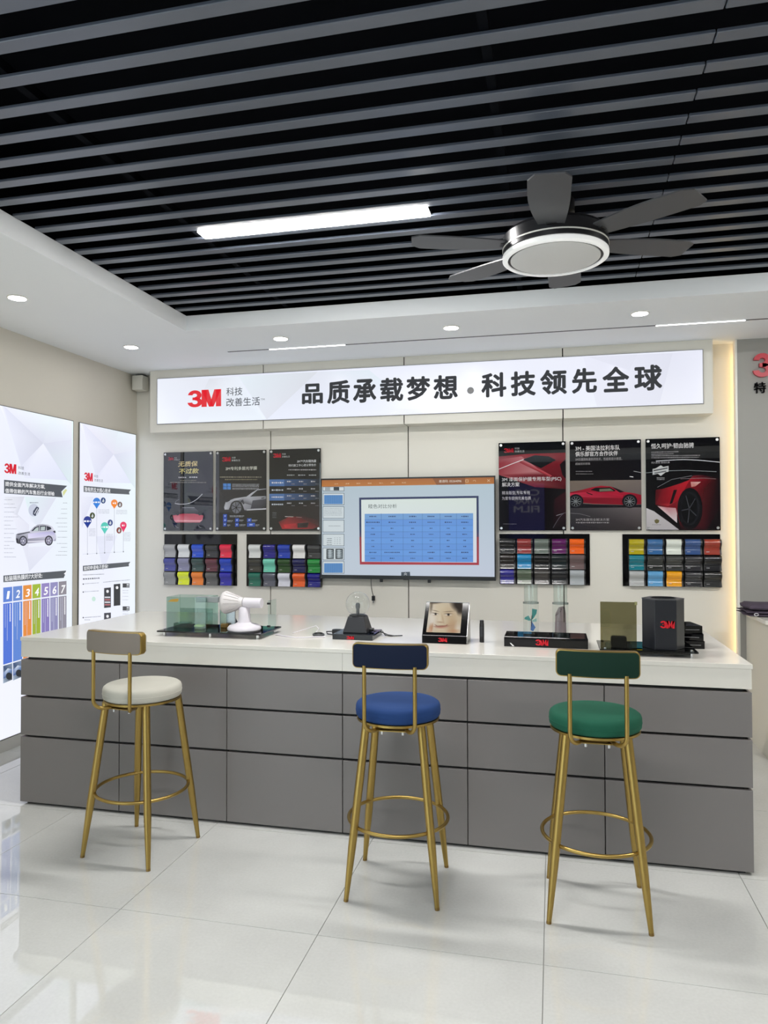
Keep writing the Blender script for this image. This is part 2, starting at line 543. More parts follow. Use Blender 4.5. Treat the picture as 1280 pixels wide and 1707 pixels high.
# downlights
M_DL = emat('downlight_lens', '#ffffff', DOWN_POWER)
dl_trim = MB().lathe([(.047, .0), (.056, 0.0), (.056, -.004), (.048, -.006), (.047, 0)], 32, cap=False).mesh('trim_ring', smooth=40)
dl_lens = MB().lathe([(0, -.003), (.046, -.003), (.046, .001)], 32, cap=False).mesh('lens', smooth=40)
dl_trim.materials.append(M_TRIM); dl_lens.materials.append(M_DL)
for (x, y), lb in zip(((-2.99, 3.55), (-3.0, 4.72), (-1.85, 4.755), (-.648, 4.76), (.537, 4.715)),
                      ('round recessed downlight nearest the left picture edge', 'round recessed downlight in the corner beside the small wall box',
                       'round recessed downlight above the red logo of the long sign', 'round recessed downlight above the middle of the long sign',
                       'round recessed downlight right of the ceiling fan, above the sign end')):
    t = thing('downlight', lb, 'downlight', (x, y, ZC), group='recessed downlights in the white soffit')
    new_obj('trim_ring', dl_trim, None, t)
    new_obj('lens', dl_lens, None, t)

# slim track slot with two lit sections
t = thing('slot_light', 'slim black ceiling slot with lit white sections above the sign', 'ceiling light', (0, 5.03, ZC))
box_obj('channel', (-2.38, 3.2, -.0085, .0085, -.0015, .002), M_BLACK, t)
M_SLOT = emat('slot_diffuser', '#ffffff', 8.0)
box_obj('lit_section', (-2.045, -1.46, -.006, .006, -.004, -.0015), M_SLOT, t)
box_obj('lit_section', (.672, 1.215, -.006, .006, -.004, -.0015), M_SLOT, t)

# ------------------------------------------------------------------ ceiling fan
def ceiling_fan():
    t = thing('ceiling_fan', 'black ceiling fan with six blades and round white lamp', 'ceiling fan', (.018, 3.245, 2.65))
    MB().lathe([(.0, .255), (.085, .255), (.085, .20), (.05, .17), (.0, .17)], 28).build('canopy', M_BLACK, t, smooth=40)
    MB().lathe([(.03, .18), (.03, .11)], 16).build('rod', M_BLACK, t, smooth=40)
    MB().lathe([(.0, .125), (.16, .125), (.215, .115), (.226, .10), (.226, .028), (.222, .026), (.0, .026)], 56).build('motor_housing', pmat('fan_black', '#1e1e21', .3), t, smooth=30)
    MB().lathe([(.227, .052), (.2285, .052), (.2285, .046), (.227, .046)], 56, cap=False).build('pin_stripe', M_TRIM, t)
    MB().lathe([(.222, .026), (.228, .02), (.228, .004), (.222, .0), (.205, .0), (.205, .008)], 56, cap=False).build('lamp_rim', pmat('fan_lamp_rim', '#f4f4f2', .35, emit='#ffffff', estr=.25), t, smooth=40)  # rim has a faint glow added; the lens stays unlit
    MB().lathe([(.205, .006), (.193, .006)], 56, cap=False).build('groove', M_BLACK, t)
    MB().lathe([(.193, .008), (.193, .002), (.17, -.003), (.10, -.007), (.0, -.009)], 56, cap=False).build('lamp_lens', pmat('fan_lamp_lens', '#d9d9d8', .45), t, smooth=60)
    mb = pmat('fan_blade_grey', '#4a4b4e', .38)
    for a in (191, 138, 83, 20, -34, -94):
        n = 12
        up, dn = [], []
        for k in range(n + 1):
            s = k / n
            r = .20 + .43 * s
            w0 = .050 + .030 * math.sin(min(1, s * 1.6) * PI / 2)
            if s > .9: w0 *= math.sqrt(max(0.05, 1 - ((s - .9) / .1) ** 2 * .55))
            off = .025 * s * s
            for side, lst in ((1, up), (-1, dn)):
                y = side * w0 + off
                lst.append((r, y, .075 - side * .004 + .01 * s))
        mbld = MB()
        top = up + list(reversed(dn))
        bot = [(p[0], p[1], p[2] - .006) for p in top]
        N = len(top)
        vs = top + bot
        fs = [(i, i + 1, 2 * n - i, 2 * n + 1 - i) for i in range(n)] + [(N + 2 * n + 1 - i, N + 2 * n - i, N + i + 1, N + i) for i in range(n)]
        fs += [(i, i + N, (i + 1) % N + N, (i + 1) % N) for i in range(N)]
        mbld.add(vs, fs)
        b = mbld.build('blade', mb, t, rot=(0, 0, math.radians(a)), smooth=50)
        MB().box(.15, .24, -.022, .022, .066, .082).build('blade_bracket', M_BLACK, b, .004)
ceiling_fan()

# ------------------------------------------------------------------ long illuminated sign
def pale_facets(cv, tris, layer=1):
    for pts, c in tris: cv.poly(pts, c, layer)

def long_sign():
    w, h = 4.283, .38
    t = thing('sign', 'long backlit white sign with red logo and bold dark Chinese slogan', 'sign', (-3.24, 5.499, 2.347), ROT_BACK)
    MB().box(-.004, w + .004, -.004, h + .004, .0, .009).build('sign_frame', pmat('sign_frame_grey', '#8b8c92', .4), t)
    cv = Canvas(w, h, ((262.2, 631.8), (1170.8, 583.0), (1171.7, 672.0), (262.0, 706.6)), (0, 0, 1), .0098)
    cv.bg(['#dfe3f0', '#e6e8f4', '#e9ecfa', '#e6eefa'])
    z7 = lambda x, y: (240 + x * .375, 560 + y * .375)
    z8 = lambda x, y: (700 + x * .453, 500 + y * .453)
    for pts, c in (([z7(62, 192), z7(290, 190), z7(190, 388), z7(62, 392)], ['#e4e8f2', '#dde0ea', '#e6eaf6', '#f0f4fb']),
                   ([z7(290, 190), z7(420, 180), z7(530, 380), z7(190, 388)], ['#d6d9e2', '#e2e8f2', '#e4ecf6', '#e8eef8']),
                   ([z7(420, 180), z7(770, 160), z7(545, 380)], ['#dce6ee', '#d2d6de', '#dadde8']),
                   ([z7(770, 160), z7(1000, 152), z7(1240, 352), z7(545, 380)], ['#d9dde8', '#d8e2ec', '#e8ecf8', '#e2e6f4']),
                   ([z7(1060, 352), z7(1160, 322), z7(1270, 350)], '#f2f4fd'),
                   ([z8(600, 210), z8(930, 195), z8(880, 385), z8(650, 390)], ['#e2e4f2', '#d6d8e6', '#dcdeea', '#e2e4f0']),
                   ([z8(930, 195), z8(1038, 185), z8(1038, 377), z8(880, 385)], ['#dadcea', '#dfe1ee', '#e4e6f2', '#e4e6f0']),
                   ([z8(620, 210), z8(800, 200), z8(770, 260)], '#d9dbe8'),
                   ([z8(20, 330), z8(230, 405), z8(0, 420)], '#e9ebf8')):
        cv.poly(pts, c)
    cv.logo(312.5, 648.5, 368.5, 679.5, '#d8232f', 3)
    cv.text('科技', 377, 646.5, 404, 660, '#3e434c', 3, .006)
    cv.text('改善生活', 377, 664, 433, 678, '#3e434c', 3, .006)
    cv.text('TM', 434.5, 664.5, 441, 667.5, '#4a4e57', 3)
    s = '品质承载梦想·科技领先全球'
    y0, y1 = .105, .292
    xs = [(503, 538), (545, 583), (588, 627), (633, 672), (677, 717), (722, 763), None, (802, 844), (851, 893), (900, 945), (953, 995), (1004, 1049), (1057, 1104)]
    for ch, q in zip(s, xs):
        yy = 655 if q is None else 655
        if q is None:
            a = cv.at(784, 651); r = .026
            cv.raw([(a[0] + r * math.cos(k * PI / 8), a[1] + r * math.sin(k * PI / 8)) for k in range(16)], '#3b3d40', 3)
            continue
        vs, fs, lo, hi = glyphs(ch, .034)
        X0, X1 = cv.at(q[0], yy)[0], cv.at(q[1], yy)[0]
        ya, yb = (y0 + .008, y1 - .016) if ch == '品' else (y0, y1)
        P = (vs - lo) / (hi - lo) * np.array([X1 - X0, yb - ya]) + np.array([X0, ya])
        n = len(cv.v)
        cv.v += [(float(p[0]), float(p[1]), cv.z + .0009) for p in P]
        cv.f += [tuple(i + n for i in f) for f in fs]
        cv.c += [lin('#3b3d40')] * len(P)
    cv.build('sign_face', M_BACKLIT, t)
long_sign()

# ------------------------------------------------------------------ light boxes on the left wall
def light_box(name_label, y0, quad):
    w, h = .766, 2.195
    t = thing('light_box', name_label, 'light box', (XL, y0, .085), ROT_LEFT, 'tall light boxes on the left wall')
    MB().box(-.005, w + .005, -.005, h + .005, .0, .010).build('box_frame', pmat('box_frame_dark', '#6a6a66', .4), t)
    cv = Canvas(w, h, quad, (0, 0, 1), .0105)
    cv.bg(['#e6e9f6', '#e2f0f2', '#e8ecfa', '#eef0fc'])
    return t, cv

def ribbon(cv, pts, notch, col='#53585f'):
    a, b, c, d = pts
    mid = ((b[0] + c[0]) / 2 - notch, (b[1] + c[1]) / 2)
    cv.poly([a, b, mid, c, d], col, 2)

def text_block(cv, x0, y0, x1, rows, pitch, hgt, col='#8b8c96', layer=2, dy=0):
    for k in range(rows):
        cv.dashes(x0, y0 + k * pitch, x1 - (x1 - x0) * random.Random(k + int(x0)).uniform(0, .35), hgt, col, layer, dy)

def suv(cv, f, layer=4):
    """side view of a silver car facing left; f maps drawing units to canvas units"""
    body = [(262, 1290), (300, 1270), (480, 1240), (560, 1165), (620, 1130), (700, 1120), (790, 1130), (860, 1160), (905, 1230), (925, 1330), (915, 1395), (860, 1400),
            (740, 1415), (440, 1440), (310, 1445), (275, 1430), (262, 1370)]
    cols = ['#b9bac8', '#9fa0ae', '#c6c6d6', '#7d7e8a', '#8c8d98', '#a0a1ac', '#b6b7c2', '#d2d2e0', '#d8d8e8', '#c9c9dc', '#6c6d78', '#c6c4de', '#cfcde6', '#d5d3ea', '#4a4b55', '#3a3b45', '#7c7d8a']
    cv.poly([f(*p) for p in body], cols, layer)
    cv.poly([f(*p) for p in ((262, 1290), (480, 1242), (500, 1255), (300, 1300))], '#4b4c57', layer + 1)
    cv.poly([f(*p) for p in ((460, 1280), (720, 1250), (900, 1240), (905, 1300), (740, 1330), (460, 1360))], ['#d6d2ee', '#b8b4dc', '#a9a6cc', '#c4c2de', '#b6b2d8', '#dcd8f0'], layer + 1)
    cv.poly([f(*p) for p in ((510, 1235), (570, 1175), (640, 1148), (640, 1232))], '#2e3340', layer + 2)
    cv.poly([f(*p) for p in ((540, 1235), (590, 1185), (630, 1168), (630, 1230))], '#b9c6c6', layer + 3)
    cv.poly([f(*p) for p in ((655, 1148), (760, 1145), (750, 1228), (655, 1232))], '#3a3f4a', layer + 2)
    cv.poly([f(*p) for p in ((670, 1165), (740, 1160), (735, 1222), (665, 1226))], '#b4c0c2', layer + 3)
    cv.poly([f(*p) for p in ((765, 1148), (830, 1170), (845, 1200), (770, 1225))], '#2c303b', layer + 2)
    cv.poly([f(*p) for p in ((455, 1385), (735, 1365), (735, 1410), (455, 1420))], ['#7e7d92', '#8a89a0', '#efeefa', '#efeefa'], layer + 2)
    cv.poly([f(*p) for p in ((870, 1235), (905, 1225), (915, 1260), (890, 1265))], '#3b3b44', layer + 2)
    cv.poly([f(*p) for p in ((262, 1350), (300, 1360), (310, 1440), (268, 1420))], '#33343e', layer + 2)
    for cx, cy in ((380, 1395), (800, 1390)):
        cv.ell(*f(cx, cy), *(q * f.s for q in (66, 82)), '#2d2e36', layer + 3)
        cv.ell(*f(cx, cy), *(q * f.s for q in (48, 62)), '#9c9bb0', layer + 4)
        for k in range(5):
            a = 2 * PI * k / 5
            cv.line([f(cx, cy), f(cx + 44 * math.cos(a), cy + 56 * math.sin(a))], 9 * f.s, '#3c3d4a', layer + 5)
        cv.ell(*f(cx, cy), *(q * f.s for q in (12, 15)), '#d6d6e4', layer + 6)

class Zm:
    def __init__(s, ox, oy, sc): s.ox, s.oy, s.s = ox, oy, sc
    def __call__(s, x, y): return (s.ox + x * s.s, s.oy + y * s.s)

def box_one():
    t, cv = light_box('left light box showing a silver car and seven numbered colour columns', 4.02,
                      ((-3.6, 674.8), (122.4, 702.3), (119.4, 1188.1), (-8.2, 1237.7)))
    A = Zm(0, 660, .1953); B = Zm(0, 760, .10156); C = Zm(0, 900, .1953)
    for pts, c in (([(0, 75), (40, 90), (370, 405), (180, 600), (100, 330)], ['#f2f4fb', '#dcdff0', '#cfd2e2', '#d9dcee', '#e2e5f4']),
                   ([(40, 90), (430, 170), (370, 405)], ['#e8eaf6', '#e6f0f4', '#d4d7e8']),
                   ([(430, 170), (615, 210), (615, 375), (370, 405)], ['#e4eef4', '#eaeefa', '#dfe3f2', '#d8dbea']),
                   ([(370, 405), (615, 375), (612, 760), (575, 720)], ['#d2d5e6', '#dde0f0', '#d8e8ec', '#cfd3e4']),
                   ([(370, 405), (575, 720), (210, 700), (180, 600)], ['#e8ebf8', '#dadff2', '#e2e5f6', '#dcdff0']),
                   ([(40, 860), (210, 860), (150, 1010), (250, 1100), (240, 1430), (100, 1000)], ['#e2e5ee', '#d4d6e2', '#d2d5e2', '#dee0ee', '#dcdeec', '#e8eaf6']),
                   ([(210, 860), (480, 870), (330, 1120), (260, 1060)], ['#dcecf0', '#d9dcea', '#dce0ee', '#e4e8f4']),
                   ([(240, 1290), (460, 1280), (250, 1500), (240, 1430)], ['#e0e2f0', '#e2e6f4', '#d8dbea', '#d6d8e8'])):
        cv.poly([A(*p) for p in pts], c, 1)
    L = lambda z, *q: (*z(q[0], q[1]), *z(q[2], q[3]))
    cv.logo(*L(B, 70, 140, 270, 280), '#cf2233', 3)
    cv.text('科技', *L(B, 300, 165, 395, 218), '#4a5058', 3, .004)
    cv.text('改善生活', *L(B, 300, 255, 495, 305), '#4a5058', 3, .004)
    ribbon(cv, [B(68, 392), B(1105, 490), B(1030, 680), B(68, 615)], 6)
    cv.text('提供全面汽车解决方案,', *L(B, 85, 420, 740, 497), '#f4f5f8', 4, .010)
    cv.text('值得信赖的汽车售后行业领袖', *L(B, 85, 532, 890, 606), '#f4f5f8', 4, .010)
    cv.poly([B(1030, 590), B(1075, 545), B(1105, 560), B(1040, 660)], '#d3d79a', 3)
    for x1, y in ((205, 715), (245, 785), (270, 845), (235, 918), (300, 998), (220, 1062), (180, 1132), (275, 1195), (230, 1268), (190, 1340), (240, 1402), (160, 1465), (240, 1515), (215, 1585), (265, 1655)):
        cv.dashes(B(68, y)[0], B(68, y)[1], B(x1, y)[0], .9, '#8d909c', 3)
    for x0, y in ((1035, 768), (1005, 866), (1000, 942), (945, 1020), (915, 1098), (950, 1160), (955, 1232), (945, 1332), (935, 1434), (1005, 1497), (960, 1565), (915, 1625)):
        cv.dashes(B(x0, y)[0], B(x0, y)[1], B(1105, y)[0], .9, '#8d909c', 3)
    cv.ell(*B(555, 890), 8.8, 10.6, '#c3c9da', 3)
    cv.poly([B(545, 905), B(600, 830), B(640, 850), B(635, 910), B(580, 990), B(540, 960)], '#3f4658', 4)
    for k in range(3):
        cv.line([B(565 + 28 * k, 950 + 14 * k), B(615 + 18 * k, 860 + 22 * k)], 1.1, '#dfe3ee', 5)
    cv.dashes(*B(490, 760), B(630, 760)[0], 1.6, '#6d7180', 3)
    suv(cv, B, 3)
    ribbon(cv, [C(30, 305), C(565, 262), C(545, 325), C(30, 362)], -0.5)
    cv.poly([C(545, 290), C(568, 268), C(562, 300)], '#eef0f8', 4)
    cv.text('贴装隔热膜的7大好处:', *L(C, 40, 310, 362, 356), '#f2f3f7', 4, .010)
    cols = ['#5a7fd0', '#6788cc', '#df8d3c', '#9cb534', '#8f82bc', '#8f8cba', '#8a8690']
    low = ['#4a6fd2', '#5a82d0', '#e0883a', '#98ac2e', '#8377b6', '#8a88b2', '#8b8896']
    xe = [(28, 105), (112, 190), (198, 270), (277, 347), (355, 423), (430, 495), (502, 568)]
    for k, (a, b) in enumerate(xe):
        yt = lambda x: 408 - (x - 28) * .107
        ym = lambda x: 540 - (x - 28) * .13
        yb = lambda x: 1066 - (x - 28) * .30
        cv.poly([C(a, yt(a)), C(b, yt(b)), C(b, ym(b) - 6), C(a, ym(a) - 6)], cols[k], 3)
        cv.poly([C(a, ym(a) + 6), C(b, ym(b) + 6), C(b, yb(b)), C(a, yb(a))], low[k], 3)
        m0 = (a + b) / 2
        cv.text(str(k + 1), *L(C, m0 - (12 if k == 0 else 17), yt(m0) + 35, m0 + (10 if k == 0 else 17), yt(m0) + 103), '#f6f7fb', 4, .02, .18)
        for q, (xx, ln) in enumerate(((.70, 150), (.42, 300), (.2, 190))):
            x = a + (b - a) * xx
            for n in range(int(ln / 9)):
                yy = ym(x) + 14 + n * 9.5
                cv.rect(*C(x, yy), *C(x + (10 if q == 0 else 4), yy + 6), '#f3f4fa' if q == 0 else '#c9cfe6', 4)
        cv.poly([C(a, yb(a) + 10), C(b, yb(b) + 10), C(b, yb(b) + 150), C(a, yb(a) + 160)], ['#39507a', '#7d8fa8', '#2a3340', '#9fb0c4'], 3)
        cv.poly([C(a, yb(a) + 70), C((a + b) / 2, yb(a) + 30), C(b, yb(b) + 60), C(b, yb(b) + 110), C(a, yb(a) + 120)], ['#5b79b8', '#cdd8e6', '#6a86b4', '#2b3a52', '#45629c'], 4)
        cv.ell(*C((a + b) / 2 + 10, yb(b) + 120), 5, 6, '#1e242c', 5)
    cv.build('box_face', M_BACKLIT, t)
box_one()

def box_two():
    t, cv = light_box('right light box in the corner with coloured map pins and phone pictures', 4.865,
                      ((133.4, 704.7), (226.4, 725.0), (224.5, 1147.3), (130.6, 1183.8)))
    A = Zm(0, 660, .1953); C = Zm(0, 900, .1953)
    L = lambda z, *q: (*z(q[0], q[1]), *z(q[2], q[3]))
    for pts, c in (([(685, 225), (715, 240), (970, 500), (820, 690), (740, 400)], ['#f2f4fc', '#dfe1f2', '#d4d6e8', '#dcdff0', '#e6e8f6']),
                   ([(715, 240), (1010, 300), (970, 500)], ['#e6e6f4', '#dfe8f0', '#dcdcec']),
                   ([(1010, 300), (1155, 335), (1155, 460), (970, 500)], ['#e2ecf4', '#e6ecf6', '#dfe3f0', '#dadcea']),
                   ([(970, 500), (1155, 460), (1150, 790), (1120, 745)], ['#d2d5e6', '#e0e4f2', '#d6e4ea', '#cfd4e4']),
                   ([(970, 500), (1120, 745), (830, 740), (820, 690)], ['#e6e8f8', '#dadff0', '#e4e6f6', '#dee0f2']),
                   ([(690, 860), (800, 860), (700, 1130)], ['#e8eaf6', '#dfe2f2', '#dadcec']),
                   ([(820, 1200), (1000, 1190), (880, 1500)], '#dfe2f2')):
        cv.poly([A(*p) for p in pts], c, 1)
    cv.logo(*L(A, 718, 660, 792, 724), '#cf2f42', 3)
    cv.text('科技', *L(A, 803, 672, 838, 696), '#5a606a', 3, .004)
    cv.text('改善生活', *L(A, 805, 706, 878, 730), '#5a606a', 3, .004)
    ribbon(cv, [A(715, 768), A(1118, 800), A(1105, 842), A(715, 820)], 2.2)
    cv.text('独有的五大核心技术', *L(A, 722, 775, 942, 816), '#f2f3f8', 4, .010)
    def pin(cx, cy, r, tip, c, base):
        cv.line([A(cx, cy), A(cx, base)], .55, '#a9adb8', 2)
        cv.ell(*A(cx, cy), r * .1953, r * .1953 * 1.12, c, 3)
        cv.poly([A(cx - r * .93, cy + r * .35), A(cx + r * .93, cy + r * .35), A(cx, tip)], c, 3)
        cv.ell(*A(cx, base), .9, 1.1, '#6d717c', 3)
    pin(825, 905, 32, 965, '#3f7fd2', 1345); pin(975, 915, 28, 965, '#e8863a', 1335); pin(747, 1065, 34, 1130, '#2b3f8e', 1350)
    pin(893, 1115, 33, 1180, '#58c4b6', 1340); pin(1052, 1105, 28, 1165, '#dc3864', 1330)
    for x0, y0, x1, y1 in ((795, 900, 852, 922), (962, 908, 990, 928), (716, 1062, 776, 1084), (866, 1112, 928, 1134), (1040, 1098, 1062, 1118)):
        cv.dashes(*A(x0, y0), A(x1, y0)[0], 3.2, '#f2f4fa', 4)
    for cx, cy, r, c in ((880, 893, 21, '#2c4478'), (1022, 928, 20, '#6a5048'), (788, 1022, 22, '#3c4a2a'), (940, 1083, 22, '#3a4a84'), (1015, 1148, 22, '#7c3a2e')):
        cv.ell(*A(cx, cy), r * .1953, r * .21 * 1.15, c, 4)
        cv.poly([A(cx - 10, cy + 8), A(cx + 2, cy - 18), A(cx + 10, cy + 4), A(cx + 2, cy + 18)], '#c9d0d6', 5)
    for x0, y0, n in ((838, 970, 4), (990, 975, 4), (758, 1132, 7), (905, 1180, 6), (1055, 1165, 8)):
        for k in range(n):
            cv.dashes(*A(x0, y0 + k * 10), A(x0 + (95 if n == 4 else 58), y0)[0], .8, '#a3a6b4', 3)
    cv.line([A(705, 1352), A(1060, 1330)], .4, '#c2c5d0', 2)
    ribbon(cv, [C(708, 222), C(1112, 188), C(1100, 226), C(708, 268)], 1.5)
    cv.text('如何申请电子质保?', *L(C, 716, 226, 922, 262), '#f2f3f8', 4, .010)
    cv.dashes(*C(708, 296), C(890, 290)[0], 1.4, '#7c7f8a', 3, -1.4)
    cv.dashes(*C(708, 328), C(850, 320)[0], 2.6, '#6a6d78', 3, -1.6)
    for y in (378, 446):
        cv.ell(*C(711, y), 1.1, 1.2, '#4c505a', 3); cv.dashes(*C(722, y - 6), C(845, y)[0], 1.2, '#8b8e9a', 3, -1.5)
    cv.ell(*C(711, 664), 1.1, 1.2, '#4c505a', 3); cv.dashes(*C(722, 660), C(860, 655)[0], 1.4, '#8b8e9a', 3, -2); cv.dashes(*C(722, 680), C(770, 690)[0], 1.2, '#8b8e9a', 3)
    cv.dashes(*C(880, 358), C(1110, 340)[0], 1.4, '#8b8e9a', 3, -4)
    cv.ell(*C(800, 505), 3.2, 4, '#c3e0d4', 3)
    for (a, b, y0, y1, c, s) in ((888, 946, 412, 582, '#33343c', -6), (970, 1026, 380, 565, '#26282e', -6), (888, 946, 625, 683, '#3a3b45', -4)):
        cv.poly([C(a, y0), C(b, y0 + s), C(b, y1 + s), C(a, y1)], c, 3)
        cv.ell(*C((a + b) / 2, y0 + 28), 2.2, 2.6, '#e6e6ea', 4)
    for k in range(4): cv.rect(*C(893, 485 + k * 21), *C(940, 497 + k * 21), '#b06a70' if k % 2 else '#d0d2da', 4)
    for y in (372, 568):
        cv.rect(*C(1046, y), *C(1104, y + 36), '#3a3d42', 3); cv.rect(*C(1080, y + 5), *C(1098, y + 18), '#c6cbd0', 4); cv.rect(*C(1078, y + 24), *C(1100, y + 30), '#aab0b6', 4)
    for y in (430, 450, 480, 510, 610, 630): cv.dashes(*C(1046, y), C(1095, y)[0], 1.1, '#b2b5c2', 3)
    cv.build('box_face', M_BACKLIT, t)
box_two()

# small speaker box in the corner
t = thing('speaker', 'small pale box speaker mounted high in the corner under the ceiling', 'speaker', (-3.455, 5.585, 2.655))
box_obj('cabinet', (-.055, .045, -.05, .05, 0, .125), pmat('speaker_cream', '#d8d6cc', .5), t, .006, 40)
box_obj('bracket', (-.05, .02, .0, .07, .125, .14), M_BLACK, t)

# ------------------------------------------------------------------ acrylic posters
standoff_me = MB().lathe([(.0065, -.018), (.0065, .006), (.0105, .006), (.0105, .0095), (.009, .0115), (0, .0115)], 20).mesh('standoff', smooth=40)
standoff_me.materials.append(M_STEELB)
def poster(label, x0, x1, quad, bgcol, art, zb=1.445, zt=2.12):
    w, h = x1 - x0, zt - zb
    t = thing('poster', label, 'poster', (x0, YB - .020, zb), ROT_BACK, 'acrylic posters on standoffs')
    MB().box(0, w, 0, h, 0, .005).build('panel', M_BLACKGLOSS, t)
    cv = Canvas(w, h, quad, (0, 0, 1), .0054)
    cv.bg(bgcol)
    art(cv)
    cv.build('print', M_INKGLOSS, t)
    for x in (.018, w - .018):
        for y in (.018, h - .018):
            new_obj('standoff', standoff_me, None, t, (x, y, 0))
    return t

LB = lambda z, *q: (*z(q[0], q[1]), *z(q[2], q[3]))

def art1(cv):
    Z = Zm(265, 745, .08496)
    cv.logo(*LB(Z, 178, 200, 285, 265), '#b02a3e', 3)
    cv.text('科技', *LB(Z, 300, 205, 350, 230), '#c9cbd0', 3); cv.text('改善生活', *LB(Z, 300, 240, 405, 265), '#c9cbd0', 3)
    cv.text('无质保', *LB(Z, 375, 285, 755, 390), '#dcc894', 3, .02, .12)
    cv.text('不过款', *LB(Z, 390, 425, 775, 530), '#dccf8c', 3, .02, .12)
    cv.dashes(*Z(385, 585), Z(545, 0)[0], 2.4, '#b9b6bc', 3); cv.dashes(*Z(595, 580), Z(765, 0)[0], 2.6, '#cfcfd6', 3)
    cv.dashes(*Z(415, 650), Z(735, 0)[0], 1.6, '#87837a', 3); cv.dashes(*Z(220, 688), Z(930, 0)[0], 1.7, '#8f8b86', 3)
    pts = [(310 + 540 * k / 16, 1110 + 46 * math.sin(k / 16 * PI * .6) - 230 * (k / 16) ** 2.6) for k in range(17)]
    cv.line([Z(*p) for p in pts], 1.1, '#c9c9d2', 3)
    cv.line([Z(310, 1110), Z(340, 1060), Z(400, 1030)], .6, '#7f828a', 3)
    cv.poly([Z(*p) for p in ((450, 1195), (700, 1195), (830, 1300), (300, 1320))], ['#4a4a55', '#5a5a66', '#2c2c34', '#2c2c34'], 2)
    cv.line([Z(455, 1190), Z(700, 1190)], .8, '#9a9aa4', 3)
    cv.poly([Z(*p) for p in ((270, 1345), (460, 1310), (690, 1310), (870, 1345), (850, 1440), (800, 1480), (330, 1480), (290, 1430))],
            ['#c04a5c', '#b8324c', '#c8405a', '#c04a5c', '#e48a98', '#d06070', '#d06070', '#e48a98'], 3)
    cv.poly([Z(*p) for p in ((290, 1440), (845, 1440), (800, 1484), (340, 1484))], ['#f2b8c0', '#f2b8c0', '#c05a6a', '#c05a6a'], 4)
    for x in (365, 800): cv.ell(*Z(x, 1300), 3, 3.6, '#17181c', 4)
    for x in (345, 800): cv.line([Z(x - 30, 1535), Z(x, 1575), Z(x + 40, 1585)], .7, '#8a8b95', 3)

def art2(cv):
    Z = Zm(355, 745, .08496)
    cv.poly([Z(*p) for p in ((60, 640), (1045, 900), (1045, 1250), (60, 1300))], ['#2a2b30', '#1a1b20', '#0f1014', '#3a3b40'], 1)
    cv.logo(*LB(Z, 180, 195, 345, 290), '#c41f33', 3)
    cv.text('科技', *LB(Z, 370, 195, 445, 230), '#c6c9c8', 3, .004); cv.text('改善生活', *LB(Z, 370, 248, 530, 285), '#c6c9c8', 3, .004)
    cv.text('3M专利多层光学膜', *LB(Z, 250, 392, 865, 462), '#cfd0c4', 3, .010)
    cv.dashes(*Z(135, 580), Z(960, 0)[0], 2.2, '#8d8a78', 3); cv.dashes(*Z(235, 628), Z(870, 0)[0], 2.0, '#7e7a62', 3)
    for a in range(4):
        x, y = 235 + 80 * (a % 2), 745 + 62 * (a // 2)
        cv.rect(*Z(x - 36, y - 28), *Z(x + 36, y + 28), ['#4a7ec8', '#3f86c8', '#5a90d6', '#4384cc'], 3)
    for y in (725, 748, 768, 800, 822): cv.dashes(*Z(380, y), Z(905, 0)[0], 1.3, '#a3a6ac', 3)
    body = ((215, 1180), (250, 1080), (420, 1010), (660, 975), (760, 900), (880, 830), (1045, 815), (1045, 1230), (700, 1245), (620, 1240), (560, 1090), (470, 1060), (370, 1090), (310, 1230), (230, 1230))
    cv.poly([Z(*p) for p in body], ['#8a8c94', '#b2b4bb', '#a2a4ac', '#b8bac2', '#c0c2ca', '#b6b8c0', '#9a9ca4', '#4a4b55', '#74757f', '#8e8f98', '#a6a8b0', '#62636b', '#94959e', '#9c9da6', '#c6c8d0'], 3)
    cv.poly([Z(*p) for p in ((730, 975), (870, 850), (1045, 830), (1045, 965))], '#15171c', 4)
    cv.poly([Z(*p) for p in ((780, 1050), (1045, 1020), (1045, 1190), (740, 1210))], ['#4e5059', '#3c3e46', '#24252c', '#3a3b44'], 4)
    cv.poly([Z(*p) for p in ((660, 1232), (1045, 1205), (1045, 1225), (660, 1245))], '#d8dae0', 5)
    cv.poly([Z(*p) for p in ((540, 1060), (590, 1030), (620, 1110), (600, 1130))], '#3a3b43', 5)
    cv.ell(*Z(460, 1190), 10.6, 11.8, '#24262b', 5); cv.ell(*Z(460, 1190), 8.2, 9.6, '#6e7078', 6)
    for k in range(7):
        a = 2 * PI * k / 7; c = Z(460, 1190)
        cv.line([c, (c[0] + 8 * math.cos(a), c[1] + 9.3 * math.sin(a))], 1.1, '#2b2c33', 7)
    cv.poly([Z(*p) for p in ((940, 1000), (1010, 990), (1010, 1005), (960, 1015))], '#0c0d10', 6)
    cv.poly([Z(*p) for p in ((250, 1060), (340, 1035), (330, 1060), (260, 1090))], '#2c2e35', 5)
    for x, y, w in ((200, 1320, 75), (200, 1400, 75), (200, 1485, 65), (435, 1400, 75), (435, 1490, 70), (670, 1400, 85), (670, 1490, 155)):
        cv.rect(*Z(x, y), *Z(x + w, y + 75), ['#2c50b4', '#3f6cd0', '#2a4cae', '#3558be'], 4)
        cv.rect(*Z(x + w * .3, y + 22), *Z(x + w * .7, y + 48), '#9fb8ea', 5)
    for x, y, x1 in ((330, 1345, 610), (285, 1440, 395), (285, 1525, 340), (520, 1430, 600), (520, 1520, 640), (765, 1430, 870), (840, 1520, 910)):
        cv.dashes(*Z(x, y), Z(x1, 0)[0], 1.4, '#b4b7c0', 4); cv.dashes(*Z(x, y + 22), Z(x1 - 20, 0)[0], 1.2, '#8e919a', 4)

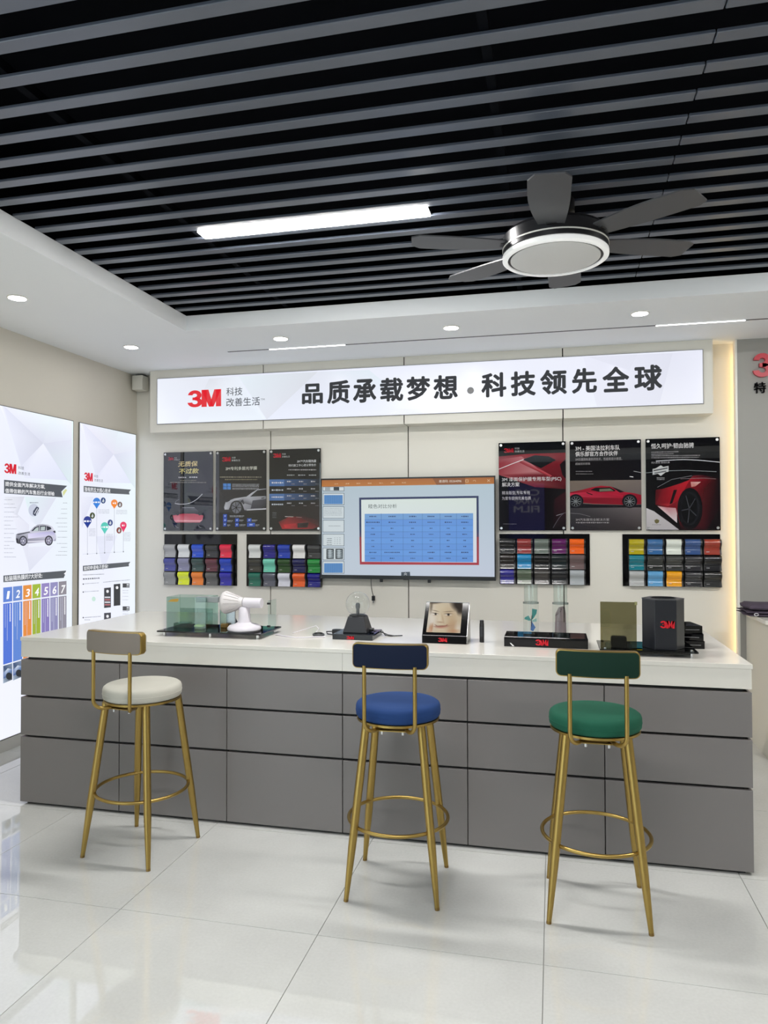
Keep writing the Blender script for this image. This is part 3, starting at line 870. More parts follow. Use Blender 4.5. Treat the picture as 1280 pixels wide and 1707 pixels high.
def art3(cv):
    Z = Zm(250, 720, .2344)
    cv.poly([Z(*p) for p in ((900, 540), (1215, 500), (1215, 700), (900, 700))], ['#0c0c0e', '#1c0a0c', '#16070a', '#10080a'], 1)
    cv.logo(*LB(Z, 876, 152, 932, 184), '#c41f33', 3)
    cv.text('科技', *LB(Z, 940, 152, 966, 164), '#c6c9c8', 3); cv.text('改善生活', *LB(Z, 940, 170, 994, 183), '#c6c9c8', 3)
    cv.text('3M™汽车隔热膜', *LB(Z, 1046, 200, 1182, 220), '#d8dadc', 3, .006)
    cv.text('特约施工中心建议零售价', *LB(Z, 985, 230, 1182, 248), '#d0d2d4', 3, .003)
    cv.dashes(*Z(985, 265), Z(1182, 0)[0], 2.2, '#a4a6a8', 3)
    for x in (975, 1055, 1130): cv.dashes(*Z(x, 303), Z(x + 52, 0)[0], 2.0, '#a4a6a8', 3)
    for k, y in enumerate((338, 390, 440, 492)):
        if k % 2 == 0: cv.poly([Z(850, y), Z(1212, y - 3), Z(1212, y + 45), Z(850, y + 48)], ['#3f6296', '#1c2430', '#1a222e', '#3c5e94'], 2)
        if k % 2 == 0: cv.rect(*Z(850, y), *Z(955, y + 48), '#4a70a8', 3)
        cv.dashes(*Z(866, y + 18), Z(950, 0)[0], 2.6, '#c9d2de', 4)
        for x in (975, 1060, 1145):
            cv.dashes(*Z(x, y + 10), Z(x + 30, 0)[0], 2.2, '#c4c6ca', 4); cv.dashes(*Z(x + 32, y + 30), Z(x + 55, 0)[0], 1.2, '#8a8c90', 4)
    for y in (572, 583, 595, 607): cv.dashes(*Z(872, y), Z(900 + 60 * ((y // 3) % 2), 0)[0], .9, '#8a8c90', 3)
    cv.poly([Z(*p) for p in ((915, 640), (985, 605), (1070, 600), (1190, 625), (1205, 670), (1160, 690), (940, 690))], ['#5c1418', '#6e181c', '#3e0e12', '#3a0c10', '#4e1014', '#7a1c22', '#b02028'], 3)
    cv.poly([Z(*p) for p in ((950, 640), (1000, 585), (1090, 578), (1150, 620), (1080, 640))], ['#3a0e12', '#180a0c', '#14080a', '#200a0c', '#2a0a0e'], 2)
    cv.poly([Z(*p) for p in ((950, 660), (1040, 650), (1040, 682), (960, 682))], ['#c8242e', '#a81c26', '#8c1820', '#d0303a'], 4)
    cv.poly([Z(*p) for p in ((1050, 650), (1130, 645), (1120, 680), (1050, 682))], '#1c0a0c', 4)
    cv.line([Z(960, 602), Z(1020, 604)], .9, '#c2b4b4', 4); cv.line([Z(1040, 606), Z(1080, 608)], .9, '#8a6a6c', 4)

def art4(cv):
    Z = Zm(820, 710, .1699)
    cv.poly([Z(*p) for p in ((66, 300), (340, 275), (728, 262), (728, 620), (420, 600), (66, 480))], ['#7c1824', '#8a1a28', '#7e1a26', '#4a1018', '#6a1620', '#a8555a'], 1)
    cv.poly([Z(*p) for p in ((66, 330), (290, 300), (480, 440), (560, 480), (300, 520), (66, 480))], ['#8a2430', '#b25a62', '#c4868a', '#6a1a24', '#5a1620', '#9a4048'], 2)
    cv.poly([Z(*p) for p in ((300, 330), (420, 288), (560, 300), (628, 335), (480, 415))], '#101417', 3)
    cv.poly([Z(*p) for p in ((280, 340), (470, 425), (590, 490), (560, 500), (270, 360))], ['#a04048', '#c06068', '#c84a54', '#7a1c26', '#8a2c36'], 4)
    cv.poly([Z(*p) for p in ((665, 380), (728, 325), (728, 520), (690, 480))], '#17080c', 3)
    cv.line([Z(66, 425), Z(190, 375), Z(310, 330)], 1.1, '#eceeee', 5)
    cv.logo(*LB(Z, 116, 218, 212, 264), '#b81c2c', 6)
    cv.text('科技', *LB(Z, 224, 212, 270, 232), '#b8babc', 6); cv.text('改善生活', *LB(Z, 224, 240, 318, 262), '#b8babc', 6)
    cv.text('3M 漆面保护膜专用车型(PSC)', *LB(Z, 98, 506, 680, 552), '#e4e2e4', 6, .006)
    cv.text('解决方案', *LB(Z, 98, 555, 270, 598), '#e4e2e4', 6, .006)
    cv.text('精准版型,专车专用', *LB(Z, 98, 640, 370, 676), '#cfccd2', 6, .004)
    cv.text('为爱车提供完美包裹', *LB(Z, 98, 694, 382, 728), '#cfccd2', 6, .004)
    cv.dashes(*Z(110, 958), Z(240, 0)[0], 1.4, '#6a6870', 6)
    cv.poly([Z(*p) for p in ((610, 720), (728, 640), (728, 1020), (600, 1010))], ['#2a0c14', '#380f18', '#140a10', '#120a10'], 1)
    pts = [(600 + 130 * k / 8, 1000 - 150 * math.sin(k / 8 * PI / 2)) for k in range(9)]
    cv.line([Z(*p) for p in pts], .8, '#5a5560', 3)
    cv.line([Z(630, 880), Z(728, 850)], .8, '#8a8890', 3)

def art5(cv):
    Z = Zm(940, 720, .109375)
    cv.poly([Z(*p) for p in ((82, 745), (1180, 730), (1188, 1130), (90, 1150))], ['#7a6c62', '#7c716c', '#5a5254', '#6a625c'], 1)
    cv.poly([Z(*p) for p in ((90, 1140), (1188, 1120), (1190, 1500), (92, 1500))], ['#3c3a3e', '#6a6264', '#3a3334', '#26242a'], 1)
    cv.text('3M - 美国法拉利车队', *LB(Z, 172, 215, 850, 292), '#ece9ea', 3, .008)
    cv.text('俱乐部官方合作伙伴', *LB(Z, 172, 303, 820, 376), '#ece9ea', 3, .008)
    cv.text('3M车膜拥有最新的技术，性能和设计表现。', *LB(Z, 172, 400, 885, 445), '#aaa6a8', 3)
    cv.text('超越您的想象', *LB(Z, 172, 470, 400, 506), '#aaa6a8', 3)
    cv.dashes(*Z(180, 595), Z(430, 0)[0], 1.5, '#8b888a', 3); cv.dashes(*Z(180, 635), Z(445, 0)[0], 1.2, '#8b888a', 3)
    cv.line([Z(1060, 598), Z(1178, 620)], .6, '#c9c9cc', 3); cv.line([Z(1000, 680), Z(1055, 686)], 1.2, '#eeeeef', 3)
    cv.poly([Z(*p) for p in ((90, 1080), (440, 1105), (880, 1115), (1188, 1110), (1188, 1150), (90, 1160))], '#17131a', 2)
    body = ((88, 920), (260, 885), (440, 840), (560, 820), (700, 830), (820, 870), (920, 915), (1080, 935), (1184, 960), (1188, 1100), (900, 1110), (440, 1095), (92, 1060))
    cv.poly([Z(*p) for p in body], ['#8c1626', '#96182a', '#a81a30', '#9a1a2c', '#a01c2e', '#a81a32', '#b81e38', '#a01a30', '#8e182a', '#7c1424', '#8c1428', '#a21630', '#6e1220'], 3)
    cv.poly([Z(*p) for p in ((88, 935), (300, 920), (520, 915), (900, 960), (900, 1010), (400, 1000), (92, 985))], ['#c8324a', '#c42a46', '#b01c38', '#c01e3c', '#a81a32', '#a41a30', '#b8304a'], 4)
    cv.poly([Z(*p) for p in ((400, 885), (480, 850), (700, 845), (790, 895), (760, 905), (540, 915))], '#14100f', 5)
    cv.poly([Z(*p) for p in ((540, 870), (700, 862), (755, 898), (540, 910))], '#6a6a5a', 6)
    cv.poly([Z(*p) for p in ((720, 835), (800, 862), (920, 915), (850, 925))], '#24121a', 5)
    cv.poly([Z(*p) for p in ((335, 915), (440, 955), (430, 965), (350, 935))], '#3c0c16', 5)
    for cx in (180, 1000):
        cv.ell(*Z(cx, 1055), 12.6, 11.6, '#14121a', 6); cv.ell(*Z(cx, 1060), 9.6, 9.2, '#4a4c50', 7); cv.ell(*Z(cx, 1060), 8.4, 8.0, '#14161a', 8)
        c = Z(cx, 1060)
        for k in range(10):
            a = 2 * PI * k / 10
            cv.line([c, (c[0] + 8 * math.cos(a), c[1] + 7.6 * math.sin(a))], .7, '#8e9296', 9)
    cv.text('3M汽车膜完全解决方案', *LB(Z, 178, 1318, 690, 1358), '#a8a4a6', 4, .004)
    cv.dashes(*Z(180, 1372), Z(690, 0)[0], 2.4, '#969294', 4)
    cv.line([Z(90, 1238), Z(250, 1250), Z(400, 1290)], .7, '#77747a', 3)

def art6(cv):
    Z = Zm(1065, 720, .11328)
    cv.text('恒久呵护·韧由驰骋', *LB(Z, 178, 172, 805, 250), '#e2e1e3', 3, .012)
    for y, x1 in ((292, 580), (322, 510), (346, 900), (374, 885)): cv.dashes(*Z(182, y), Z(x1, 0)[0], 1.7, '#9c9a9e', 3, -1)
    cv.text('持久耐用 强韧抗黄', *LB(Z, 180, 438, 452, 468), '#b4b2b6', 3, .004)
    pts = [(250 + 940 * k / 14, 430 - 28 * math.sin(min(1, k / 9) * PI / 2) + (45 * ((k - 5) / 9) ** 1.5 if k > 5 else 0)) for k in range(15)]
    cv.line([Z(*p) for p in pts], 1.3, '#cfd0d6', 3)
    cv.line([Z(92, 602), Z(240, 590), Z(440, 572), Z(700, 565), Z(1140, 585)], .9, '#8f9699', 2)
    cv.poly([Z(205, 560), Z(320, 492), Z(435, 560), Z(320, 648)], '#d2d3d4', 4)
    cv.poly([Z(200, 545), Z(435, 500), Z(435, 585), Z(200, 632)], '#c6c8ca', 5)
    cv.line([Z(215, 570), Z(420, 532)], 1.6, '#2c2e34', 6); cv.line([Z(225, 608), Z(400, 578)], 1.4, '#3a3c42', 6)
    cv.dashes(*Z(262, 668), Z(380, 0)[0], 2.0, '#a6a6a8', 4); cv.dashes(*Z(262, 692), Z(375, 0)[0], 1.8, '#96969a', 4)
    cv.poly([Z(*p) for p in ((95, 1120), (250, 1180), (590, 1440), (95, 1440))], ['#c9c5c8', '#c0bcc0', '#b8b2b8', '#bdb9bc'], 2)
    cv.poly([Z(*p) for p in ((270, 1090), (400, 1110), (560, 1120), (560, 1340))], ['#d8b0b4', '#c08088', '#c8989c', '#d8d0d4'], 2)
    body = ((245, 850), (340, 840), (600, 760), (730, 710), (800, 640), (930, 630), (1185, 690), (1195, 1100), (1000, 1440), (620, 1440), (540, 1120), (400, 1110), (240, 1070))
    cv.poly([Z(*p) for p in body], ['#4a0e16', '#6a121c', '#9c1826', '#a41a28', '#5a1420', '#3a0c14', '#14090d', '#1a080e', '#2a0a12', '#14090e', '#7c1620', '#b02a34', '#5a1018'], 3)
    cv.poly([Z(*p) for p in ((340, 845), (740, 715), (660, 860), (560, 1020), (430, 1090), (250, 1060))], ['#7a1420', '#c01e2c', '#b81c2a', '#a01826', '#b83038', '#6a121c'], 4)
    cv.poly([Z(*p) for p in ((760, 735), (910, 735), (830, 800), (770, 810))], ['#d89a94', '#e8c0b8', '#c87a74', '#d08c86'], 5)
    cv.poly([Z(*p) for p in ((510, 855), (560, 850), (490, 1050), (450, 1065))], '#180a0e', 5)
    cv.ell(*Z(750, 1130), 21, 35, '#0c0c10', 5); cv.ell(*Z(750, 1130), 16, 28, '#1a1b20', 6); cv.ell(*Z(740, 1130), 13.5, 25, '#0a0a0d', 7)
    c = Z(740, 1130)
    for k in range(5):
        a = 2 * PI * k / 5 + .5
        cv.line([c, (c[0] + 13 * math.cos(a), c[1] + 24 * math.sin(a))], 1.6, '#3c3d44', 8)
    cv.poly([Z(*p) for p in ((145, 960), (200, 930), (232, 1000), (232, 1150), (150, 1140))], '#0d1013', 4)
    cv.poly([Z(*p) for p in ((232, 1150), (250, 1180), (600, 1400), (600, 1440), (230, 1175))], '#120a0d', 5)
    cv.line([Z(270, 815), Z(480, 700), Z(780, 645)], .6, '#8a8c92', 6)
    cv.line([Z(610, 690), Z(940, 680), Z(1130, 692)], .7, '#8a7a80', 6)
    cv.poly([Z(225, 1300), Z(262, 1282), Z(300, 1300), Z(290, 1335), Z(258, 1350), Z(235, 1335)], '#6a6440', 4)
    cv.dashes(*Z(195, 1362), Z(325, 0)[0], 1.0, '#7a767a', 4)

poster('grey poster with gold slogan above a red car front, leftmost', -3.263, -2.802, ((272.9, 754.4), (354.9, 752.1), (354.5, 884.8), (272.4, 884.9)), ['#23272b', '#26282f', '#2c2c36', '#2c3034'], art1)
poster('dark poster with a silver car side and blue icons', -2.775, -2.319, ((359.7, 752.0), (443.8, 749.6), (443.7, 884.7), (359.4, 884.8)), ['#15181a', '#131416', '#0c100f', '#202226'], art2)
poster('black price table poster with blue cells beside the screen', -2.292, -1.844, ((448.9, 749.5), (534.5, 747.1), (534.6, 884.7), (448.8, 884.7)), '#0b0c0d', art3)
poster('poster with a close red car windscreen, right beside the screen', -.403, .099, ((831.0, 738.8), (942.6, 735.7), (943.6, 884.3), (831.7, 884.4)), ['#060608', '#080a0c', '#0c060a', '#0c0810'], art4)
poster('poster with a whole red sports car side view across the middle', .128, .64, ((949.1, 735.5), (1068.1, 732.1), (1069.6, 884.2), (950.2, 884.3)), ['#100a0c', '#0c0a12', '#0c0a10', '#0c0a0c'], art5)
poster('rightmost poster with a red car wing and black wheel', .672, 1.18, ((1075.8, 731.9), (1199.4, 728.5), (1201.2, 884.1), (1077.2, 884.2)), ['#07070a', '#060609', '#0e060a', '#0a0a0c'], art6)

# ------------------------------------------------------------------ colour swatch boards
SW_PROF = [(.002, .112), (.016, .1115), (.030, .107), (.039, .098), (.042, .086), (.040, .074), (.033, .064), (.025, .056), (.021, .048), (.021, .038), (.024, .024), (.028, .010), (.030, .0)]
def swatch_mesh(w):
    mb = MB()
    n = len(SW_PROF)
    vs = [(x, d, z) for x in (0, w) for d, z in [(-p[0] - .001, p[1]) for p in SW_PROF]]
    vs += [(x, d, z) for x in (0, w) for d, z in [(-p[0] + .001, p[1]) for p in SW_PROF]]
    fs = []
    for i in range(n - 1):
        fs += [(i, i + 1, n + i + 1, n + i), (2 * n + i, 3 * n + i, 3 * n + i + 1, 2 * n + i + 1),
               (i, 2 * n + i, 2 * n + i + 1, i + 1), (n + i, n + i + 1, 3 * n + i + 1, 3 * n + i)]
    fs += [(0, n, 3 * n, 2 * n), (n - 1, 3 * n - 1, 4 * n - 1, 2 * n - 1)]
    mb.add(vs, fs)
    return mb.mesh('color_swatch', smooth=45)
def cradle_mesh(w):
    poly = [(.001, .114)] + [(-p[0] + .0005, p[1]) for p in SW_PROF] + [(.001, .0)]
    return MB().prism(poly, -.004, w + .012, 'x').mesh('cradle')
SWW = .103
sw_base = swatch_mesh(SWW)
cr_me = cradle_mesh(SWW); cr_me.materials.append(M_BLACK)
tick_me = None
def swatch_board(label, x0, x1, z0, z1, xoff, rows):
    w, h = x1 - x0, z1 - z0
    t = thing('swatch_board', label, 'sample board', (x0, YB - .008, z0), group='colour sample boards on the back wall')
    box_obj('board', (0, w, 0, .007, 0, h), M_BLACKGLOSS, t)
    for r, row in enumerate(rows):
        for c, (cname, hx) in enumerate(row):
            me = sw_base.copy()
            mt = pmat('film_' + hx[1:], hx, .16, coat=.6)
            me.materials.append(mt)
            loc = (xoff + c * .1295, 0, .004 + (2 - r) * .1165)
            s = new_obj('color_swatch', me, None, t, loc)
            s['label'] = cname + ' glossy curved swatch'
            new_obj('cradle', cr_me, None, s)
            tk = MB().box(.012, .034, -.0287, -.0282, .019, .022).build('swatch_print', pmat('swatch_print_light', '#c9c9c9', .5), s)
    return t
swatch_board('leftmost swatch board, with yellow and pink red swatches', -3.264, -2.589, .982, 1.416, .018,
  [[('grey', '#a9a9ab'), ('white', '#e4e6e6'), ('bright blue', '#1f4fcc'), ('black', '#2a2c2b'), ('pink red', '#e8264b')],
   [('blue violet', '#3a3f94'), ('lavender grey', '#8a8aa6'), ('dark green', '#27433c'), ('maroon', '#5e2630'), ('blue', '#0f3fb8')],
   [('mid grey', '#8b8c8b'), ('lemon yellow', '#e6f01e'), ('orange', '#f08424'), ('dark grey', '#5b5a56'), ('violet blue', '#2c2aa8')]])
swatch_board('swatch board with mint green swatch, left beside the screen', -2.502, -1.844, .982, 1.416, .034,
  [[('white', '#dfe2e0'), ('indigo', '#1a1582'), ('blue', '#1f3fae'), ('white', '#e9e8e6'), ('dark grey', '#3c3c3c')],
   [('charcoal', '#35352f'), ('mint', '#72cdb4'), ('forest green', '#254a1e'), ('navy', '#121450'), ('green', '#1e8a3a')],
   [('teal', '#1f6f5c'), ('slate grey', '#5f626f'), ('white', '#dcdde8'), ('orange', '#e8622c'), ('navy blue', '#121080')]])
swatch_board('swatch board with purple and brick swatches, right of the screen', -.402, .27, 1.033, 1.419, .008,
  [[('black', '#14161a'), ('brick red', '#8e3030'), ('grey green', '#69736c'), ('purple', '#5a1058'), ('orange', '#f06414')],
   [('brown black', '#2a2422'), ('sky blue', '#1f88bd'), ('black', '#0d0f10'), ('teal black', '#0a1c20'), ('taupe', '#6e5a5a')],
   [('blue violet', '#33308e'), ('olive grey', '#5d6a58'), ('dark grey', '#4a4745'), ('charcoal', '#26272a'), ('silver', '#aeb4b8')]])
swatch_board('rightmost swatch board, with amber and olive yellow swatches', .505, 1.179, 1.032, 1.417, .044,
  [[('olive yellow', '#b3a515'), ('steel blue', '#33669c'), ('white', '#dde3da'), ('blue', '#2a4d86'), ('brick orange', '#9c3422')],
   [('teal', '#0e7888'), ('charcoal', '#252926'), ('graphite', '#2b2d2b'), ('black', '#1c1c22'), ('black', '#15151a')],
   [('silver', '#b6b8b8'), ('light blue', '#5ea0d0'), ('amber', '#f0a50c'), ('graphite', '#2a2a2e'), ('charcoal', '#2b2c2c')]])

# ------------------------------------------------------------------ television
def television():
    w, h = 1.401, .805
    t = thing('television', 'large wall screen showing a blue comparison table slide', 'television', (-1.827, 5.622, 1.061), ROT_BACK)
    MB().box(.02, w - .02, .02, h - .02, -.03, .02).build('back_case', M_BLACK, t)
    MB().box(0, w, 0, h, .015, .036).build('panel', pmat('tv_black', '#101113', .3), t)
    bz = MB()
    bz.box(0, w, h - .012, h, .036, .042).box(0, w, 0, .030, .036, .042).box(0, .009, .03, h - .012, .036, .042).box(w - .009, w, .03, h - .012, .036, .042)
    b = bz.build('bezel', pmat('tv_black', '#101113', .3), t)
    box_obj('sensor_bar', (w / 2 - .02, w / 2 + .02, -.004, .004, .038, .0435), M_BLACK, b)
    for x in (.50, .885):
        MB().box(x - .012, x + .012, -.024, 0, .02, .035).build('mount_clip', M_BLACK, t, .002)
    cv = Canvas(w, h, ((534.3, 798.0), (825.3, 792.8), (826.3, 968.4), (534.4, 964.0)), (0, 0, 1), .0365)
    Z = Zm(520, 770, .25)
    V = Zm(535, 790, .1211)
    cv.bg(['#b3c4cd', '#b4c8d2', '#c6cfe0', '#c2cedb'])
    cv.poly([Z(62, 116), Z(1215, 96), Z(1215, 146), Z(62, 166)], ['#a8642a', '#a4602a', '#b4702c', '#bc7630'], 1)
    cv.poly([Z(800, 105), Z(1020, 101), Z(1020, 150), Z(830, 153)], '#8a5226', 2)
    cv.text('邀请码: 05264096', *LB(Z, 846, 120, 995, 138), '#e8dccb', 3, .004)
    for s, x in (('文件', 148), ('查看', 222), ('图形', 296), ('编辑', 370), ('插入', 447), ('切换', 523), ('审阅', 598)):
        cv.text(s, *LB(Z, x, 144 - (x - 62) * .018, x + 26, 158 - (x - 62) * .018 - 6), '#e0c49c', 3)
    cv.rect(*Z(1022, 118), *Z(1042, 136), '#d9b68c', 3); cv.rect(*Z(1025, 121), *Z(1039, 133), '#a8682c', 4)
    cv.line([Z(1072, 128), Z(1080, 122), Z(1088, 122), Z(1090, 132)], .6, '#d9b68c', 3)
    cv.line([Z(1168, 116), Z(1186, 132)], .6, '#e0c49c', 3); cv.line([Z(1186, 116), Z(1168, 132)], .6, '#e0c49c', 3)
    ys = [(165, 195), (207, 287), (297, 377), (387, 469), (480, 561), (572, 655), (662, 745)]
    for k, (a, b) in enumerate(ys):
        cv.rect(*Z(70, a), *Z(214, b), '#4c5a66', 1); cv.rect(*Z(73, a + 3), *Z(211, b - 3), '#d0dade', 2)
        if k in (1, 6):
            cv.rect(*Z(80, a + 14), *Z(203, b - 6), '#4a82be', 3)
            for q in range(1, 10): cv.rect(*Z(80 + q * 12.3, a + 14), *Z(80.6 + q * 12.3, b - 6), '#86aed8', 4)
        elif k == 2:
            for q in range(6): cv.dashes(*Z(80, a + 12 + q * 9), Z(200, 0)[0], .9, '#8b949c', 3)
        elif k == 3:
            cv.dashes(*Z(110, a + 38), Z(190, 0)[0], 1.0, '#78828a', 3)
        elif k == 4:
            for q in range(4):
                cv.dashes(*Z(98, a + 28 + q * 13), Z(132, 0)[0], 1.4, '#59646c', 3)
                for x in (148, 165, 182): cv.dashes(*Z(x, a + 24 + q * 13), Z(x + 7, 0)[0], 1.2, '#7a858d', 3)
        elif k == 5:
            for x in (95, 155):
                cv.rect(*Z(x, a + 8), *Z(x + 50, b - 8), ['#1c2226', '#2c3338', '#4e5a60', '#14181b'], 3)
                for q in range(5): cv.poly([Z(x + 3, a + 18 + q * 11), Z(x + 25, a + 14 + q * 11), Z(x + 47, a + 22 + q * 10), Z(x + 20, a + 24 + q * 11)], '#b6c2c8', 4)
        else:
            cv.rect(*Z(85, a + 4), *Z(120, b - 5), '#9aa4aa', 3); cv.rect(*Z(143, a + 3), *Z(180, b - 5), '#2a3034', 3)
    # slide
    cv.poly([Z(313, 238), Z(1110, 226), Z(1112, 460), Z(315, 460)], '#1c2a58', 2)
    cv.poly([Z(315, 460), Z(1112, 460), Z(1113, 688), Z(318, 684)], ['#1c2a58', '#1c2a58', '#a82838', '#a82838'], 2)
    cv.poly([Z(315, 500), Z(1112, 500), Z(1113, 688), Z(318, 684)], ['#8a2430', '#8a2036', '#a82838', '#a82838'], 3)
    cv.poly([Z(327, 252), Z(1096, 240), Z(1098, 672), Z(330, 666)], ['#dbe6e2', '#d8e4dc', '#d8dcea', '#e2e6ea'], 4)
    cv.text('睦色对比分析', *LB(Z, 376, 282, 565, 310), '#3c4648', 6, .002)
    tx = [350, 461, 607, 735, 853, 963, 1074]
    ty = [346, 385, 426, 466, 507, 547, 586, 626, 665]
    for r in range(8):
        cv.poly([Z(tx[0], ty[r]), Z(tx[6], ty[r] - 4 + r * .9), Z(tx[6], ty[r + 1] - 3 + r), Z(tx[0], ty[r + 1])], '#6f9ed4' if r == 0 else ('#5d93dc' if r % 2 else '#6098e0'), 5)
    for x in tx[1:6]: cv.rect(*Z(x - .8, 344), *Z(x + .8, 668), '#35588e', 6)
    for r, y in enumerate(ty[1:8]): cv.line([Z(tx[0], y), Z(tx[6], y - 3 + r * .9)], .35, '#35588e', 6)
    for r in range(8):
        for c in range(6):
            m0 = (tx[c] + tx[c + 1]) / 2
            hw = 45 if (r, c) == (1, 0) else (52 if (r, c) == (6, 1) else (24 if r in (1, 6, 0) else (10 if r in (2, 5, 4) else 16)))
            cv.dashes(*Z(m0 - hw, ty[r] + 13), Z(m0 + hw, 0)[0], 2.2 if r in (0, 1, 6) else 1.9, '#1f3868', 7, seed=r * 7 + c)
    cv.poly([Z(594, 735), Z(652, 733), Z(654, 760), Z(594, 760)], '#3a4450', 5)
    for y in (740, 748):
        cv.line([Z(613, y + 8), Z(622, y), Z(632, y + 8)], .55, '#e8ecee', 6)
    cv.build('screen', M_SCREEN, t)
television()

t = thing('usb_cable', 'thin black cable hanging below the wall screen', 'cable', (-1.42, 5.63, 0))
MB().tube([(0, 0, 1.08), (.0, -.002, 1.03), (.004, -.004, .99), (.012, -.006, .95), (.02, -.008, .925)], .0028, 8).build('cord', M_BLACK, t, smooth=60)
MB().box(.008, .034, -.018, .004, .885, .925).build('plug', M_BLACK, t, .004)
MB().box(.016, .026, -.012, -.002, .868, .885).build('plug_tip', M_CHROME, t)

# ------------------------------------------------------------------ counter
CX0, CX1, CY0, CY1 = -2.785, .818, 3.355, 4.57
counter = thing('counter_base', 'long grey counter base of flat panels with dark grooves', 'counter', (0, 0, 0))
box_obj('carcass', (CX0 + .028, CX1 - .028, CY0 + .024, CY1 - .02, .0, .784), pmat('groove_dark', '#232222', .6), counter)
xs = [CX0, -2.192, -1.590, -.989, -.389, .217, CX1]
zs = [(.014, .3575), (.3685, .5695), (.5805, .770)]
for i in range(6):
    for (a, b) in zs:
        box_obj('drawer_front', (xs[i] + (.002 if i else 0), xs[i + 1] - (.002 if i < 5 else 0), CY0, CY0 + .022, a, b), M_DRAWER, counter, .0012, seg=1)
for (a, b) in zs:
    for x0, x1 in ((CX0, CX0 + .011), (CX1 - .011, CX1)):
        box_obj('side_panel', (x0, x1, CY0 + .023, CY1 - .01, a, b), M_DRAWER, counter, .001, seg=1)
box_obj('back_panel', (CX0 + .012, CX1 - .012, CY1 - .02, CY1 - .002, .014, .770), M_DRAWER, counter)
wt = thing('worktop', 'long white stone worktop lying on the grey counter', 'worktop', (0, 0, .784))
box_obj('top_slab', (CX0 - .004, CX1 + .004, CY0 - .003, CY1 + .003, .086, .106), M_WORKTOP, wt, .0015)
MB().box(CX0, -.9893, CY0, CY0 + .03, 0, .0855).build('apron', M_WORKTOP, wt, .0008, 1)
MB().box(-.9887, CX1, CY0, CY0 + .03, 0, .0855).build('apron', M_WORKTOP, wt, .0008, 1)
MB().box(CX0, CX0 + .03, CY0 + .031, CY1, 0, .0855).build('apron_end', M_WORKTOP, wt)
MB().box(CX1 - .03, CX1, CY0 + .031, CY1, 0, .0855).build('apron_end', M_WORKTOP, wt)
MB().box(CX0 + .031, CX1 - .031, CY1 - .03, CY1, 0, .0855).build('apron', M_WORKTOP, wt)
ZT = .890

